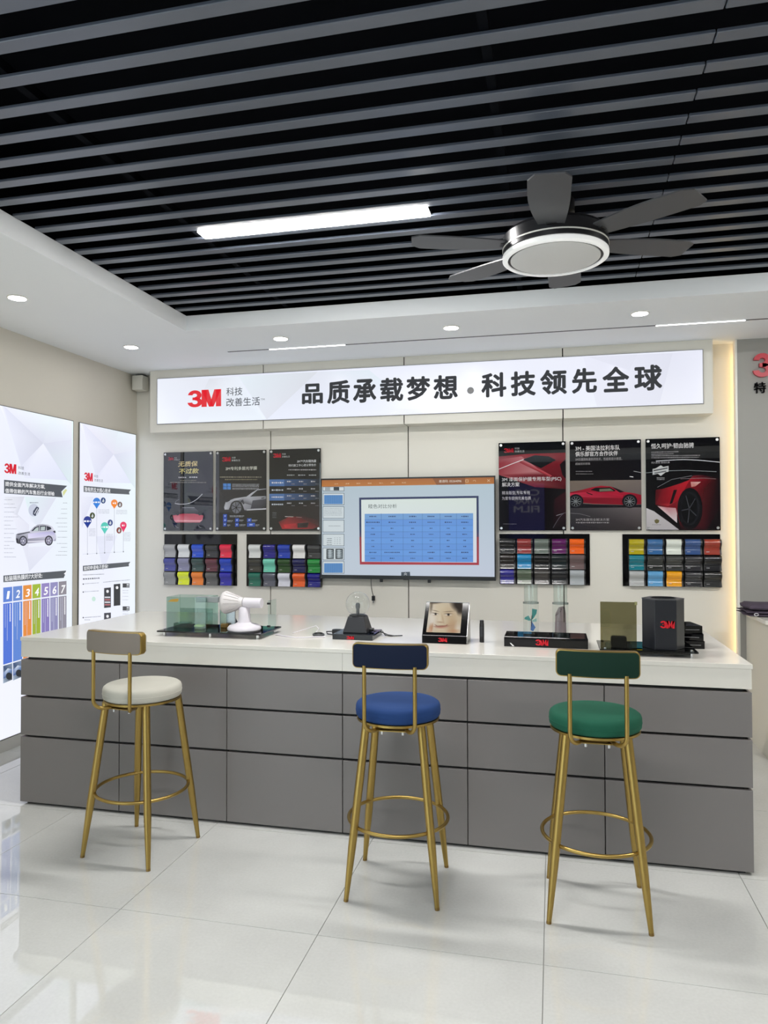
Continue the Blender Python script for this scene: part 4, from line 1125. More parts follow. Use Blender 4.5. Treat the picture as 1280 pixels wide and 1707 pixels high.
# ------------------------------------------------------------------ bar stools
def bar_stool(label, loc, rotz, seat_hex, back_hex, key):
    t = thing('bar_stool', label, 'bar stool', (loc[0], loc[1], 0), (0, 0, math.radians(rotz)), 'velvet bar stools at the counter')
    ms = pmat('velvet_' + key, seat_hex, .8, sheen=.2, spec=.25, noise=(5, .10), bump=(220, .12))
    mk = pmat('back_cover_' + key, back_hex, .65, spec=.2, noise=(5, .05))
    seat = MB().lathe([(0, .694), (.162, .694), (.170, .698), (.175, .706), (.176, .722), (.1755, .738), (.172, .748), (.163, .755), (.14, .758), (0, .760)], 56).build('seat', ms, t, smooth=50)
    MB().tube([(.1755 * math.cos(2 * PI * k / 56), .1755 * math.sin(2 * PI * k / 56), .7215) for k in range(56)], .0016, 6, True).build('seam_piping', ms, seat)
    MB().lathe([(0, .682), (.164, .682), (.171, .684), (.171, .693), (.164, .695), (0, .695)], 56).build('seat_plate', M_GOLD, t, smooth=40)
    for sx in (-1, 1):
        for sy in (-1, 1):
            top, ft = Vector((sx * .112, sy * .112, .684)), Vector((sx * .181, sy * .179, .0))
            pts, rs = [], []
            for s, r in ((0, .0165), (.35, .0168), (.66, .0165), (.70, .0160), (.85, .0128), (.985, .0092), (.985, .0092)):
                pts.append(top.lerp(ft, s)); rs.append(r)
            lg = MB().tube(pts[:-1], rs[:-1], 16).build('leg', M_GOLD, t, smooth=50)
            MB().tube([top.lerp(ft, .985), ft], [.0096, .0096], 12).build('foot_cap', M_GOLDF, lg, smooth=50)
    RR = .2055
    MB().tube([(RR * math.cos(2 * PI * k / 64), RR * math.sin(2 * PI * k / 64), .278) for k in range(64)], .0075, 10, True).build('foot_ring', M_GOLD, t, smooth=60)
    for sx in (-1, 1):
        for sy in (-1, 1):
            d = Vector((sx, sy, 0)).normalized()
            MB().lathe([(.004, -.012), (.004, .012)], 8, tuple(d * (RR + .006) + Vector((0, 0, .278)))).build('ring_screw', M_BLACK, t)
    yb = -.205
    for sx in (-1, 1):
        pts = [(sx * .100, yb, .935), (sx * .100, yb, .85), (sx * .100, yb, .715)]
        for k in range(1, 7):
            a = PI / 2 * k / 6
            pts.append((sx * (.100 - .028 * (1 - math.cos(a))), yb + .034 * (1 - math.cos(a)), .715 - .042 * math.sin(a)))
        pts += [(sx * .060, yb + .055, .672), (sx * .045, yb + .12, .674)]
        MB().tube(pts, .0082, 12).build('back_post', M_GOLD, t, smooth=60)
    br = MB().box(-.058, .058, yb + .06, yb + .10, .664, .668).build('bracket', M_GOLD, t)
    for sx in (-1, 1):
        MB().lathe([(.006, .652), (.006, .664)], 10, (sx * .042, yb + .066, 0)).build('bracket_screw', M_CHROME, br, smooth=40)
    # backrest: cushion with a gold band round the edge, gently curved round the sitter
    def pad(w, h, r, y0, y1, bulge=0.):
        pl = rrect(w, h, r)
        mb = MB()
        bend = lambda x, y: (x, yb + y + .9 * x * x, )
        n = len(pl)
        cols = []
        vs = [(x, yb + y0 + .9 * x * x, .972 + z) for x, z in pl] + [(x, yb + y1 + .9 * x * x, .972 + z) for x, z in pl]
        # caps as strips so that the curve is followed
        m2 = n // 2
        fs = [(i, i + n, (i + 1) % n + n, (i + 1) % n) for i in range(n)]
        fs += [tuple(range(n)), tuple(range(2 * n - 1, n - 1, -1))]
        return mb.add(vs, fs)
    def curved_pad(w, h, r, y0, y1, nx=16):
        """rounded rectangle slab bent round a vertical axis, built column by column"""
        mb = MB()
        cols = []
        xsamp = sorted(set([-w / 2 + r * (1 - math.cos(PI / 2 * k / 5)) for k in range(6)] + [w / 2 - r * (1 - math.cos(PI / 2 * k / 5)) for k in range(6)] + [-w / 2 + r + (w - 2 * r) * k / nx for k in range(nx + 1)]))
        xsamp = [x for i, x in enumerate(xsamp) if i == 0 or x - xsamp[i - 1] > 1e-5]
        vs = []
        for x in xsamp:
            e = max(0, abs(x) - (w / 2 - r))
            hz = h / 2 - r + math.sqrt(max(0, r * r - e * e))
            for y in (y0, y1):
                for z in (-hz, hz):
                    vs.append((x, yb + y + .95 * x * x, .9725 + z))
        fs = []
        for i in range(len(xsamp) - 1):
            a, b = 4 * i, 4 * (i + 1)
            fs += [(a, a + 1, b + 1, b), (a + 2, b + 2, b + 3, a + 3), (a + 1, a + 3, b + 3, b + 1), (a, b, b + 2, a + 2)]
        L = 4 * (len(xsamp) - 1)
        fs += [(0, 2, 3, 1), (L, L + 1, L + 3, L + 2)]
        return mb.add(vs, fs)
    bk = curved_pad(.292, .091, .016, -.013, .008).build('backrest', mk, t, .003, 2, 40)
    curved_pad(.300, .098, .019, -.010, .022).build('backrest_band', M_GOLD, bk, .001, 1, 40)
    curved_pad(.290, .090, .016, .010, .034).build('backrest_cushion', ms, bk, .006, 3, 40)
    return t
bar_stool('cream velvet bar stool with gold legs, nearest the left wall', (-1.858, 3.030), -8, '#b8b6ac', '#857d75', 'cream')
bar_stool('navy blue velvet bar stool with gold legs, in the middle', (-.632, 2.962), 2.5, '#1d3b6e', '#0a1730', 'navy')
bar_stool('dark green velvet bar stool with gold legs, rightmost', (.156, 2.970), 0.3, '#185440', '#0c2c21', 'green')

# ------------------------------------------------------------------ things on the worktop
def print_logo(parent, w, h, loc, rot, mat=None, col='#d22430'):
    cv = Canvas(w, h, None, (0, 0, 1), .0)
    cv.logo(0.0005, .0005 + 0, w - .0005, h - .0005, col, 1)
    # canvas is drawn top-down: the default quad keeps y pointing down
    return cv.build('logo_print', mat or M_INKSATIN, parent, loc, rot)

# heat demonstration set: glass platform
AX0, AX1, AY0, AY1 = -2.085, -1.485, 3.535, 3.83
t = thing('display_platform', 'low black glass platform on steel feet behind the cream stool', 'display stand', (AX0, AY0, ZT))
box_obj('glass_plate', (0, AX1 - AX0, 0, AY1 - AY0, .022, .030), M_BLACKGLOSS, t, .001)
for x in (.03, .30, AX1 - AX0 - .03):
    for y in (.03, AY1 - AY0 - .03):
        MB().lathe([(.009, 0), (.009, .022)], 16, (x, y, 0)).build('foot', M_CHROME, t, smooth=40)
ZA = ZT + .030
t = thing('glass_case', 'clear greenish glass case with gold sticker on the black platform', 'glass case', (-2.065, 3.60, ZA))
gw_, gd_, gh_ = .235, .15, .176
for b in ((0, gw_, 0, .004, 0, gh_), (0, gw_, gd_ - .004, gd_, 0, gh_), (0, .004, .004, gd_ - .004, 0, gh_), (gw_ - .004, gw_, .004, gd_ - .004, 0, gh_)):
    box_obj('pane', b, M_GLASSG, t)
box_obj('lower_tint', (.005, gw_ - .03, gd_ - .010, gd_ - .006, 0, .10), glassmat('grey_green_sheet', '#dbe6e3', 1.5), t)  # grey-green see-through sheet over the lower part of the case
sk = MB().prism([(.008, .150), (.03, .163), (.072, .168), (.074, .158), (.066, .150)], -.0015, -.0003, 'y').build('sticker', pmat('gold_sticker', '#b08a2a', .35), t)
box_obj('small_tray', (.02, .10, .04, .11, 0, .028), glassmat('pale_green_tray', '#bcd2cc', 1.5), t, .003)
MB().lathe([(0, 0), (.028, 0), (.033, .012), (.026, .02), (0, .022)], 20, (.165, .07, 0)).build('green_sample', pmat('sample_green', '#9db36a', .5), t, smooth=50)
box_obj('top_clip', (gw_ - .07, gw_ + .06, .02, .05, gh_ - .028, gh_ + .002), pmat('clip_grey', '#8f9596', .35), t, .003)

t = thing('film_sample_panel', 'silver grey film sample panel standing beside the heat lamp', 'sample panel', (-1.815, 3.738, ZA))
box_obj('panel', (0, .092, 0, .010, 0, .172), pmat('silver_film', '#8e9192', .18, .8), t, .001)
MB().prism([(.006, .0), (.04, .0), (.04, .14), (.006, .165)], -.002, 0, 'y').build('reflective_strip', pmat('silver_strip', '#b4b3a8', .25, .7), t)
box_obj('warm_sample', (.02, .055, -.035, -.003, 0, .022), pmat('sample_ochre', '#8c6f3a', .45), t, .004)

t = thing('light_meter', 'black pyramid light meter with clear ball between glass case and lamp', 'meter', (-1.778, 3.785, ZA))
def frustum(a, b, z0, z1, c=(0, 0)):
    return MB().add([(c[0] - a, c[1] - a, z0), (c[0] + a, c[1] - a, z0), (c[0] + a, c[1] + a, z0), (c[0] - a, c[1] + a, z0),
                     (c[0] - b, c[1] - b, z1), (c[0] + b, c[1] - b, z1), (c[0] + b, c[1] + b, z1), (c[0] - b, c[1] + b, z1)],
                    [(0, 3, 2, 1), (4, 5, 6, 7), (0, 1, 5, 4), (1, 2, 6, 5), (2, 3, 7, 6), (3, 0, 4, 7)])
frustum(.042, .020, 0, .062).build('meter_body', M_BLACK, t, .003)
MB().lathe([(.034 * math.cos(a), .098 + .034 * math.sin(a)) for a in [(-80 + 170 * k / 12) * PI / 180 for k in range(13)]], 24, cap=False).build('clear_ball', M_GLASS, t, smooth=60)
MB().lathe([(0, .083), (.011, .087), (.013, .098), (.009, .108), (0, .111)], 14).build('vane', M_BLACK, t, smooth=50)

t = thing('heat_lamp', 'white reflector bulb heat lamp on a rounded white base', 'lamp', (-1.62, 3.632, ZA))
MB().lathe([(0, 0), (.082, 0), (.090, .008), (.090, .018), (.080, .030), (.05, .038), (.036, .046), (.032, .07), (.030, .12), (.022, .130), (0, .133)], 36).build('lamp_base', M_WHITEPL, t, smooth=40)
MB().lathe([(0, .10), (.026, .10), (.027, .07), (.027, .0), (.022, -.004), (0, -.004)], 28, (0, 0, .150), 'x').build('socket', M_WHITEPL, t, smooth=40)
MB().box(-.012, .02, -.010, .010, .11, .150).build('swivel', M_WHITEPL, t, .003)
bl = MB().lathe([(0, -.130), (.035, -.128), (.056, -.120), (.062, -.108), (.060, -.096), (.045, -.055), (.030, -.022), (.026, -.004), (0, -.004)], 36, (0, 0, .150), 'x').build('bulb', pmat('frosted_bulb', '#cfcbcb', .35), t, smooth=50)
for k in range(16):
    a = 2 * PI * k / 16
    MB().tube([(-.098, .0605 * math.cos(a), .150 + .0605 * math.sin(a)), (-.055, .0462 * math.cos(a), .150 + .0462 * math.sin(a)), (-.022, .031 * math.cos(a), .150 + .031 * math.sin(a))], .0016, 6).build('bulb_rib', pmat('bulb_rib', '#b5b0b0', .4), bl)
t = thing('glass_screen', 'clear glass screen with small clips right of the heat lamp', 'glass screen', (-1.512, 3.70, ZA))
box_obj('pane', (0, .004, 0, .11, 0, .155), M_GLASS, t)
for z in (.012, .135): box_obj('clip', (-.006, .010, .0, .012, z, z + .01), M_BLACK, t)

# white lead and remote beside the platform
t = thing('white_lead', 'thin white cable lying across the worktop left of plasma globe', 'cable', (0, 0, ZT))
MB().tube([(-1.47, 3.70, .004), (-1.40, 3.66, .003), (-1.33, 3.63, .003), (-1.28, 3.64, .003), (-1.23, 3.67, .004), (-1.18, 3.68, .004)], .003, 8).build('cord', M_WHITEPL, t, smooth=60)
MB().tube([(-1.40, 3.78, .003), (-1.34, 3.83, .02), (-1.29, 3.86, .035), (-1.27, 3.85, .02), (-1.275, 3.80, .003)], .002, 8).build('cord_loop', M_WHITEPL, t, smooth=60)
t = thing('cable_winder', 'small dark oval cable winder on the worktop by globe stand', 'winder', (-1.235, 3.735, ZT))
MB().lathe([(0, 0), (.03, 0), (.034, .006), (.03, .012), (0, .012)], 24).build('disc', pmat('winder_grey', '#4a4d4e', .4), t, smooth=50)
MB().tube([(.022 * math.cos(2 * PI * k / 20), .022 * math.sin(2 * PI * k / 20), .013) for k in range(20)], .003, 8, True).build('wound_cord', M_BLACK, t, smooth=60)
t = thing('power_adapter', 'small black plug adapter with looped lead by the globe stand', 'adapter', (-1.165, 3.83, ZT))
box_obj('body', (-.02, .03, -.015, .02, 0, .024), M_BLACK, t, .003)
MB().tube([(-.02, 0, .012), (-.05, -.02, .012), (-.03, -.06, .006), (.03, -.09, .005), (.075, -.095, .004)], .003, 8).build('cord', M_BLACK, t, smooth=60)

# plasma globe on a black stand
t = thing('globe_stand', 'flat black logo stand under the plasma globe', 'display stand', (-1.124, 3.63, ZT))
MB().box(0, .215, 0, .215, 0, .028).build('stand_body', pmat('stand_blue_black', '#070a12', .08), t, .0008)
print_logo(t, .042, .018, (.075, -.0005, .003), ROT_BACK)
t = thing('plasma_globe', 'clear plasma globe on a black tapered base', 'plasma globe', (-1.018, 3.745, ZT + .028))
frustum(.066, .043, 0, .085).build('globe_base', pmat('globe_base_black', '#26262a', .4), t, .004)
MB().lathe([(.046, .085), (.046, .089), (.03, .093), (0, .093)], 28).build('collar', M_BLACK, t, smooth=40)
MB().lathe([(.0645 * math.cos(a), .148 + .0645 * math.sin(a)) for a in [(-62 + 152 * k / 16) * PI / 180 for k in range(17)]], 36, cap=False).build('globe', glassmat('globe_glass', '#fbfdfd', 1.6), t, smooth=70)
MB().lathe([(.009, .093), (.009, .12), (.012, .128), (.012, .146), (.007, .153), (0, .154)], 16).build('electrode', pmat('electrode_grey', '#55585a', .35), t, smooth=40)
MB().lathe([(.010, .066), (.010, .088)], 12, (0, 0, .012), 'x').build('knob', M_BLACK, t, smooth=40)
t = thing('globe_lead', 'thin black power lead behind the plasma globe stand', 'cable', (0, 0, ZT))
MB().tube([(-.935, 3.77, .03), (-.90, 3.80, .02), (-.87, 3.82, .004), (-.83, 3.80, .003), (-.79, 3.82, .003)], .0025, 8).build('cord', M_BLACK, t, smooth=60)
MB().tube([(-.905, 3.84, .02), (-.88, 3.80, .004), (-.85, 3.785, .003), (-.82, 3.81, .003)], .0025, 8).build('cord', M_BLACK, t, smooth=60)

# portrait stand
def portrait_stand():
    t = thing('photo_stand', 'black sloping stand holding a smiling portrait photo', 'photo stand', (-.647, 3.613, ZT))
    w = .225
    MB().prism([(0, 0), (0, .040), (.006, .044), (.128, .193), (.140, .193), (.175, 0)], 0, w, 'x').build('stand_body', pmat('photo_stand_black', '#060608', .1, spec=.12), t, .0015)
    MB().prism([(.004, .003), (.004, .038), (.128, .186), (.138, .186), (.17, .003)], w, w + .002, 'x').build('side_panel', pmat('side_silver', '#b9b9b7', .25, .5), t)
    print_logo(t, .046, .021, (.082, -.0005, .009), ROT_BACK)
    L = math.hypot(.122, .149)
    ang = math.atan2(.149, .122)
    pw, ph = .172, L - .014
    cv = Canvas(pw, ph, ((215, 100), (878, 112), (845, 620), (140, 602)), (0, 0, 1), 0.0)
    G = 72
    def srgb(h): return np.array([int(h[i:i + 2], 16) for i in (1, 3, 5)], float)
    def blob(px, py, cx, cy, rx, ry, soft, ang=0.):
        c, sn = math.cos(ang), math.sin(ang)
        dx, dy = px - cx, py - cy
        u, v = (dx * c + dy * sn) / rx, (-dx * sn + dy * c) / ry
        d = math.hypot(u, v)
        return min(1., max(0., (1 + soft - d) / (2 * soft)))
    strokes = [  # colour, centre, radii, softness, tilt, strength - a soft painted portrait
        ('#cdbfa8', 470, 330, 330, 330, .25, 0, 1), ('#e8e0da', 275, 330, 95, 190, .5, .1, .9), ('#d9c9ac', 430, 210, 190, 130, .6, 0, .8), ('#c6ab88', 640, 400, 150, 170, .7, 0, .8),
        ('#b89474', 700, 520, 120, 90, .6, 0, .7), ('#dccbb0', 430, 400, 130, 90, .7, 0, .7), ('#d8c4a4', 450, 570, 130, 50, .6, 0, .7),
        ('#2a221d', 800, 160, 150, 85, .5, .5, 1), ('#2a221d', 840, 250, 60, 70, .6, 0, .9), ('#3a3128', 330, 92, 130, 26, .7, -.1, .9), ('#5a5044', 245, 170, 22, 90, .8, .15, .8),
        ('#cbb89c', 830, 400, 40, 90, .7, 0, .8), ('#e3dacb', 800, 560, 60, 90, .7, 0, .8), ('#d9cfc0', 180, 420, 50, 160, .6, 0, .9),
        ('#6e5c4c', 330, 246, 60, 6, .8, .2, .8), ('#6e5c4c', 600, 258, 82, 6, .8, -.05, .8),
        ('#f0ebe4', 322, 300, 50, 16, .6, .1, .8), ('#f0ebe4', 590, 312, 56, 17, .6, 0, .8),
        ('#1c1512', 333, 300, 20, 18, .5, 0, 1), ('#1c1512', 596, 312, 22, 19, .5, 0, 1),
        ('#33261f', 322, 288, 54, 6, .8, .12, .9), ('#33261f', 590, 297, 62, 6, .8, 0, .9), ('#9a7f66', 590, 334, 52, 5, .9, 0, .5), ('#9a7f66', 322, 322, 44, 5, .9, .1, .5),
        ('#b59878', 480, 380, 16, 70, .9, -.3, .5), ('#e6d8c2', 415, 385, 22, 60, .9, .1, .6), ('#9c7a60', 430, 438, 55, 9, .9, .05, .7),
        ('#a9685a', 450, 512, 112, 15, .6, -.03, .9), ('#7a453a', 450, 502, 130, 5, .8, -.03, .9), ('#8a5448', 345, 490, 30, 5, .8, .4, .9), ('#8a5448', 558, 490, 30, 5, .8, -.4, .9), ('#c08a78', 450, 530, 80, 12, .8, 0, .7), ('#e2d2b6', 440, 560, 80, 12, .8, 0, .5),
        ('#c39474', 235, 545, 42, 75, .5, .3, .9), ('#d8b698', 190, 590, 40, 40, .6, 0, .9), ('#b0805f', 262, 520, 8, 55, .8, .3, .7), ('#c08a66', 720, 590, 110, 28, .7, 0, .7)]
    grid = []
    for j in range(G + 1):
        for i in range(G + 1):
            u, v = i / G, j / G
            px = (215 + (878 - 215) * u) * (1 - v) + (140 + (845 - 140) * u) * v
            py = (100 + 12 * u) * (1 - v) + (602 + 18 * u) * v
            c = srgb('#cfc6b0') * (1 - v) + srgb('#ddd2bd') * v
            for hx, cx, cy, rx, ry, so, an, st in strokes:
                k = blob(px, py, cx, cy, rx, ry, so, an) * st
                c = c * (1 - k) + srgb(hx) * k
            c = c / 255 * .74
            grid.append([q / 12.92 if q <= .04045 else ((q + .055) / 1.055) ** 2.4 for q in c] + [1.])
            cv.v.append((pw * u, ph * (1 - v), 0.))
            cv.c.append(tuple(grid[-1]))
    for j in range(G):
        for i in range(G):
            q = j * (G + 1) + i
            cv.f.append((q, q + 1, q + G + 2, q + G + 1))
    o = cv.build('portrait_print', inkmat('photo_paper', 'print', .5, spec=.05), t, (.020, .006 + .012 * math.cos(ang) - .0008, .044 + .012 * math.sin(ang) + .0008), (ang, 0, 0))
    return t
portrait_stand()

t = thing('small_bottle', 'slim upright black tube standing beside the photo stand', 'tube', (-.354, 3.70, ZT))
MB().lathe([(0, 0), (.0115, 0), (.0118, .004), (.0118, .094), (.0105, .096), (.0105, .108), (.009, .112), (0, .112)], 24).build('body', M_BLACK, t, smooth=40)
MB().lathe([(.0119, .03), (.0121, .03), (.0121, .08), (.0119, .08)], 24, cap=False).build('label_band', pmat('tube_band', '#2c2d31', .5), t, smooth=40)

# two clear tubes on a black stand
t = thing('tube_stand', 'long black logo stand under the two clear cylinders', 'display stand', (-.236, 3.598, ZT))
box_obj('stand_body', (0, .397, 0, .19, 0, .049), M_BLACKGLOSS, t, .0015)
print_logo(t, .062, .030, (.150, -.0005, .010), ROT_BACK)
MB().prism([(.028, .018), (.034, .018), (.050, .003), (.040, .003)], -.0012, -.0002, 'y').build('white_chip', pmat('chip_white', '#e8e8ea', .4), t)
def clear_tube(label, x):
    t = thing('clear_cylinder', label, 'cylinder', (x, 3.665, ZT + .049), group='clear cylinders on the black stand')
    mg = glassmat('acrylic_clear', '#f8fbfa', 1.55)
    R = .0375
    MB().lathe([(R, .012), (R, .158)], 36, cap=False).build('lower_wall', mg, t, smooth=60)
    MB().lathe([(R - .004, .164), (R - .004, .250), (R - .006, .250), (R - .006, .164)], 36, cap=False).build('upper_wall', mg, t, smooth=60)
    MB().lathe([(0, 0), (R + .001, 0), (R + .001, .012), (0, .012)], 36).build('base_disc', glassmat('acrylic_base', '#d4dcdc', 1.6), t, smooth=40)
    MB().lathe([(R - .003, .157), (R + .0015, .157), (R + .0015, .164), (R - .003, .164)], 36, cap=False).build('joint_ring', glassmat('acrylic_ring', '#b9c4c4', 1.6), t, smooth=40)
    return t
t = clear_tube('left clear cylinder with teal butterfly inside', -.108)
bt = thing('paper_butterfly', 'teal and blue paper butterfly inside the left clear cylinder', 'butterfly', (-.108, 3.665, ZT + .062))
mw = pmat('wing_teal', '#2f7f7c', .4); mw2 = pmat('wing_blue', '#4a6ea8', .4)
for nm, pg, mt in (('upper_wing', [(.004, .062), (.006, .118), (.030, .114), (.027, .095), (.012, .07)], mw),
                   ('upper_wing', [(.002, .060), (-.012, .084), (-.030, .074), (-.032, .066), (-.010, .058)], mw),
                   ('lower_wing', [(.002, .058), (.016, .036), (.022, .026), (.010, .006), (-.002, .012), (.0, .04)], mw2),
                   ('lower_wing', [(.0, .058), (.016, .066), (.027, .072), (.028, .056), (.012, .052)], pmat('wing_pale', '#8fb6b4', .4))):
    MB().prism(pg, -.0006, .0006, 'y').build(nm, mt, bt)
MB().tube([(.001, -.001, .03), (.002, -.001, .06), (.005, -.001, .085)], .0016, 6).build('body', M_BLACK, bt)
t = clear_tube('right clear cylinder with pale film strip inside', .034)
ft = thing('film_strip', 'pale clear film strip with dark specks inside the right cylinder', 'film', (.034, 3.665, ZT + .062))
MB().prism([(-.028, .0), (.028, .0), (.026, .10), (.020, .135), (-.008, .128), (-.024, .095)], -.0006, .0006, 'y').build('sheet', glassmat('lilac_film', '#cfc6cc', 1.4), ft)
for x, z in ((-.022, .088), (.004, .118), (.0, .108), (-.016, .094), (.016, .126)):
    MB().lathe([(0, -.001), (.003, -.001), (.003, .001), (0, .001)], 10, (x, -.001, z), 'y').build('speck', M_BLACK, ft)

# tinted film set on the right
FX0, FX1, FY0, FY1 = .205, .625, 3.44, 3.70
t = thing('display_platform', 'clear glass platform on steel feet behind the green stool', 'display stand', (FX0, FY0, ZT))
box_obj('glass_plate', (0, FX1 - FX0, 0, FY1 - FY0, .022, .030), glassmat('smoky_plate', '#8c9294', 1.6), t, .001)
box_obj('lower_plate', (.03, FX1 - FX0 - .03, .02, FY1 - FY0 - .03, .012, .018), M_BLACKGLOSS, t)
for x in (.025, FX1 - FX0 - .025):
    for y in (.025, FY1 - FY0 - .025):
        MB().lathe([(.007, 0), (.007, .034), (0, .036)], 14, (x, y, 0)).build('foot', M_CHROME, t, smooth=40)
t = thing('tinted_glass', 'square sheet of brown tinted glass standing on the clear platform', 'glass sample', (.210, 3.465, ZA))
box_obj('pane', (0, .158, 0, .005, 0, .212), M_GLASSD, t)
for x in (.022, .115): box_obj('holder', (x, x + .02, -.012, .018, 0, .028), M_GLASS, t)
box_obj('corner_tab', (.150, .161, -.002, .007, .200, .214), pmat('tab_olive', '#8b8a5c', .4), t)
t = thing('light_sensor', 'small rounded black sensor seen through the tinted glass', 'sensor', (.293, 3.51, ZA))
MB().box(-.035, .035, -.02, .02, 0, .052).build('body', M_BLACKSATIN, t, .010, 3, 40)
MB().box(-.028, .028, -.0215, -.0195, .008, .044).build('face', M_BLACK, t, .0008)
t = thing('hexagonal_box', 'black hexagonal box with red logo and round opening on top', 'display box', (.492, 3.545, ZA))
hexp = [(.092 * math.cos(math.radians(60 * k)), .092 * math.sin(math.radians(60 * k))) for k in range(6)]
MB().prism(hexp, 0, .222, 'z').build('body', pmat('hex_black', '#1d1f25', .36), t, .002)
MB().prism([(p[0] * 1.012, p[1] * 1.012) for p in hexp], .222, .227, 'z').build('top_plate', pmat('hex_top', '#3a3c40', .35), t, .001)
MB().lathe([(0, .2276), (.052, .2276), (.052, .2279), (0, .2279)], 36).build('opening', M_VOID, t)  # flat black disc painted as the darkness inside the hole
MB().lathe([(.052, .2275), (.056, .2275), (.056, .2295), (.052, .2295)], 36, cap=False).build('opening_rim', M_BLACK, t, smooth=40)
print_logo(t, .062, .034, (-.024, -.0805, .098), ROT_BACK)
for n, (dx, dy, z, rz, w, d, h, lb) in enumerate(((.0, .0, .0, 4, .125, .17, .038, 'black box, bottom of the stack behind the hexagonal box'),
        (.008, .005, .0385, -7, .13, .165, .034, 'black box, middle of the stack behind the hexagonal box'),
        (-.012, .0, .073, 10, .12, .16, .036, 'black box, topmost of the stack behind the hexagonal box'))):
    t = thing('sample_box', lb, 'box', (.635 + dx, 3.80 + dy, ZT + z), (0, 0, math.radians(rz)), 'stacked black boxes')
    box_obj('box_body', (-w / 2, w / 2, -d / 2, d / 2, 0, h), M_BLACKGLOSS, t, .002)
    box_obj('label_strip', (-.02, .045, -d / 2 - .0006, -d / 2 + .0002, h * .45, h * .52), pmat('strip_grey', '#8a8a8c', .4), t)

# ------------------------------------------------------------------ right cabinet and cloth
t = thing('side_cabinet', 'white cabinet against the grey wall at the right edge', 'cabinet', (1.32, 5.0, 0))
box_obj('body', (.012, 1.9, .02, .548, .0, .86), pmat('cabinet_white', '#e3dfd2', .4), t)
box_obj('side_panel', (0, .012, .0, .548, .0, .86), pmat('cabinet_white', '#e3dfd2', .4), t, .001)
for k in range(3):
    d = box_obj('door', (.016 + k * .62, .016 + k * .62 + .614, .0, .02, .03, .855), pmat('cabinet_white', '#e3dfd2', .4), t, .0015)
    box_obj('handle', (.56 + k * .62, .575 + k * .62, -.018, .0, .50, .66), M_CHROME, d, .003)
box_obj('cabinet_top', (-.035, 1.92, -.07, .548, .862, .888), M_WORKTOP, t, .002)

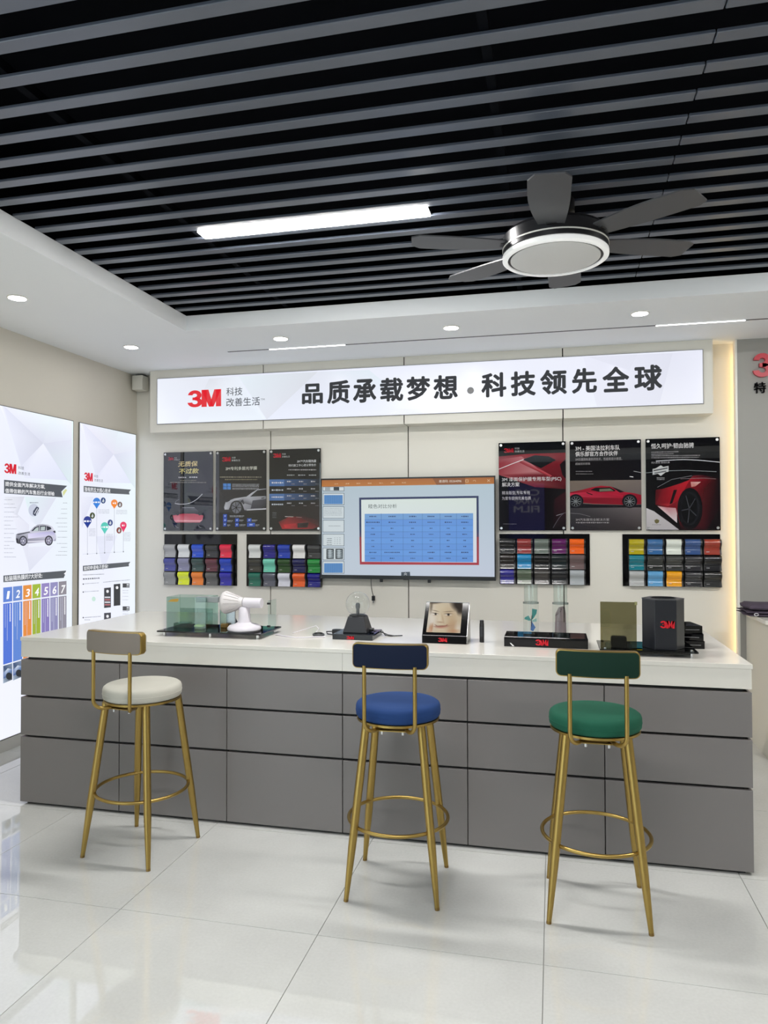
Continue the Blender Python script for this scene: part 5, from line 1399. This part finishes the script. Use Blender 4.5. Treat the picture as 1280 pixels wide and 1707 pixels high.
def cloth():
    t = thing('folded_cloth', 'folded dark purple grey cloth on the white cabinet', 'cloth', (1.225, 5.10, .8885))
    mc = pmat('cloth_dark', '#4b4150', .85, noise=(14, .3), bump=(80, .5))
    zs_c = (0, .017, .034); hs_c = (.0168, .0168, .044)
    for k in range(3):
        z0 = zs_c[k]
        w, d, h = .54 - .012 * k, .30 - .014 * k, hs_c[k]
        nx, ny = 20, 10
        vs, fs = [], []
        rnd = random.Random(k)
        ph = [rnd.uniform(0, 6) for _ in range(4)]
        for s in (0, 1):
            for j in range(ny + 1):
                for i in range(nx + 1):
                    u, v = i / nx, j / ny
                    ex = min(u, 1 - u) * w; ey = min(v, 1 - v) * d
                    e = min(1, min(ex, ey) / (.012 if k < 2 else .03))
                    rr = math.sqrt(max(0, 1 - (1 - e) ** 2))
                    wob = .005 * math.sin(9 * u + ph[0]) * math.sin(5 * v + ph[1]) if k == 2 and s else 0
                    z = z0 + h / 2 + (1 if s else -1) * h / 2 * (.25 + .75 * rr) + wob
                    vs.append((u * w + .006 * k + .008 * math.sin(7 * v + ph[2]) * (u < .1), v * d + .007 * k + .005 * math.sin(8 * u + ph[3]), z))
        N = (nx + 1) * (ny + 1)
        for j in range(ny):
            for i in range(nx):
                a = j * (nx + 1) + i
                fs += [(a, a + nx + 1, a + nx + 2, a + 1), (N + a, N + a + 1, N + a + nx + 2, N + a + nx + 1)]
        rim = [i for i in range(nx)] + [j * (nx + 1) + nx for j in range(ny)] + [ny * (nx + 1) + i for i in range(nx, 0, -1)] + [j * (nx + 1) for j in range(ny, 0, -1)]
        for q in range(len(rim)):
            a, b = rim[q], rim[(q + 1) % len(rim)]
            fs.append((a, b, N + b, N + a))
        MB().add(vs, fs).build('fold', mc, t, smooth=60)
    MB().tube([(.05 + .012 * math.cos(2 * PI * k / 16), -.002, .016 + .008 * math.sin(2 * PI * k / 16)) for k in range(16)], .003, 6, True).build('loop', pmat('loop_white', '#c9c6cc', .6), t, smooth=60)
cloth()

# raised letters on the grey wall
t = thing('wall_logo', 'red raised logo letters on the grey wall at picture edge', 'wall letters', (1.381, 5.548, 2.522), ROT_BACK)
sc_w, sc_h = .276, .168
lg = MB()
for pg in LOGO:
    lg.prism([(p[0] / 1.62 * sc_w, p[1] * sc_h) for p in pg], .0, .022, 'z')
lg.build('logo_letters', pmat('letter_red', '#c81c34', .3), t)
t = thing('wall_lettering', 'black raised Chinese characters below the red wall logo', 'wall letters', (1.388, 5.548, 2.410), ROT_BACK)
for n, ch in enumerate('特约'):
    vs, fs, lo, hi = glyphs(ch, .015)
    P = (vs - lo) / (hi - lo) * .078
    mb = MB()
    N = len(P)
    eds = {}
    for f in fs:
        for a, b in zip(f, f[1:] + f[:1]):
            eds[(a, b)] = 1
    mb.add([(p[0] + n * .092, p[1], .012) for p in P] + [(p[0] + n * .092, p[1], 0) for p in P],
           list(fs) + [(a, b, b + N, a + N) for (a, b) in eds if (b, a) not in eds])
    mb.build('character', pmat('letter_black', '#26262a', .35), t)

# banner light box standing behind the camera (it shows mirrored in the glossy posters)
t = thing('roll_up_banner', 'violet blue banner standing by the front wall behind the viewer', 'banner', (-.16, -3.88, 1.0), (PI / 2, 0, PI))
MB().box(0, .72, 0, 1.35, 0, .03).build('banner_frame', M_BLACK, t)
cv = Canvas(.72, 1.35, None, (0, 0, 1), .031)
cv.bg(['#6a64a8', '#5a5aa4', '#4a52a8', '#4a56b0'])
for k, s in enumerate(('CAR', 'WRAP', 'FILM')):
    cv.text(s, .10, .12 + k * .17, .62, .25 + k * .17, '#d8d8ee', 2, .02)
cv.build('banner_print', inkmat('banner_backlit', 'backlit', .4, .7), t)
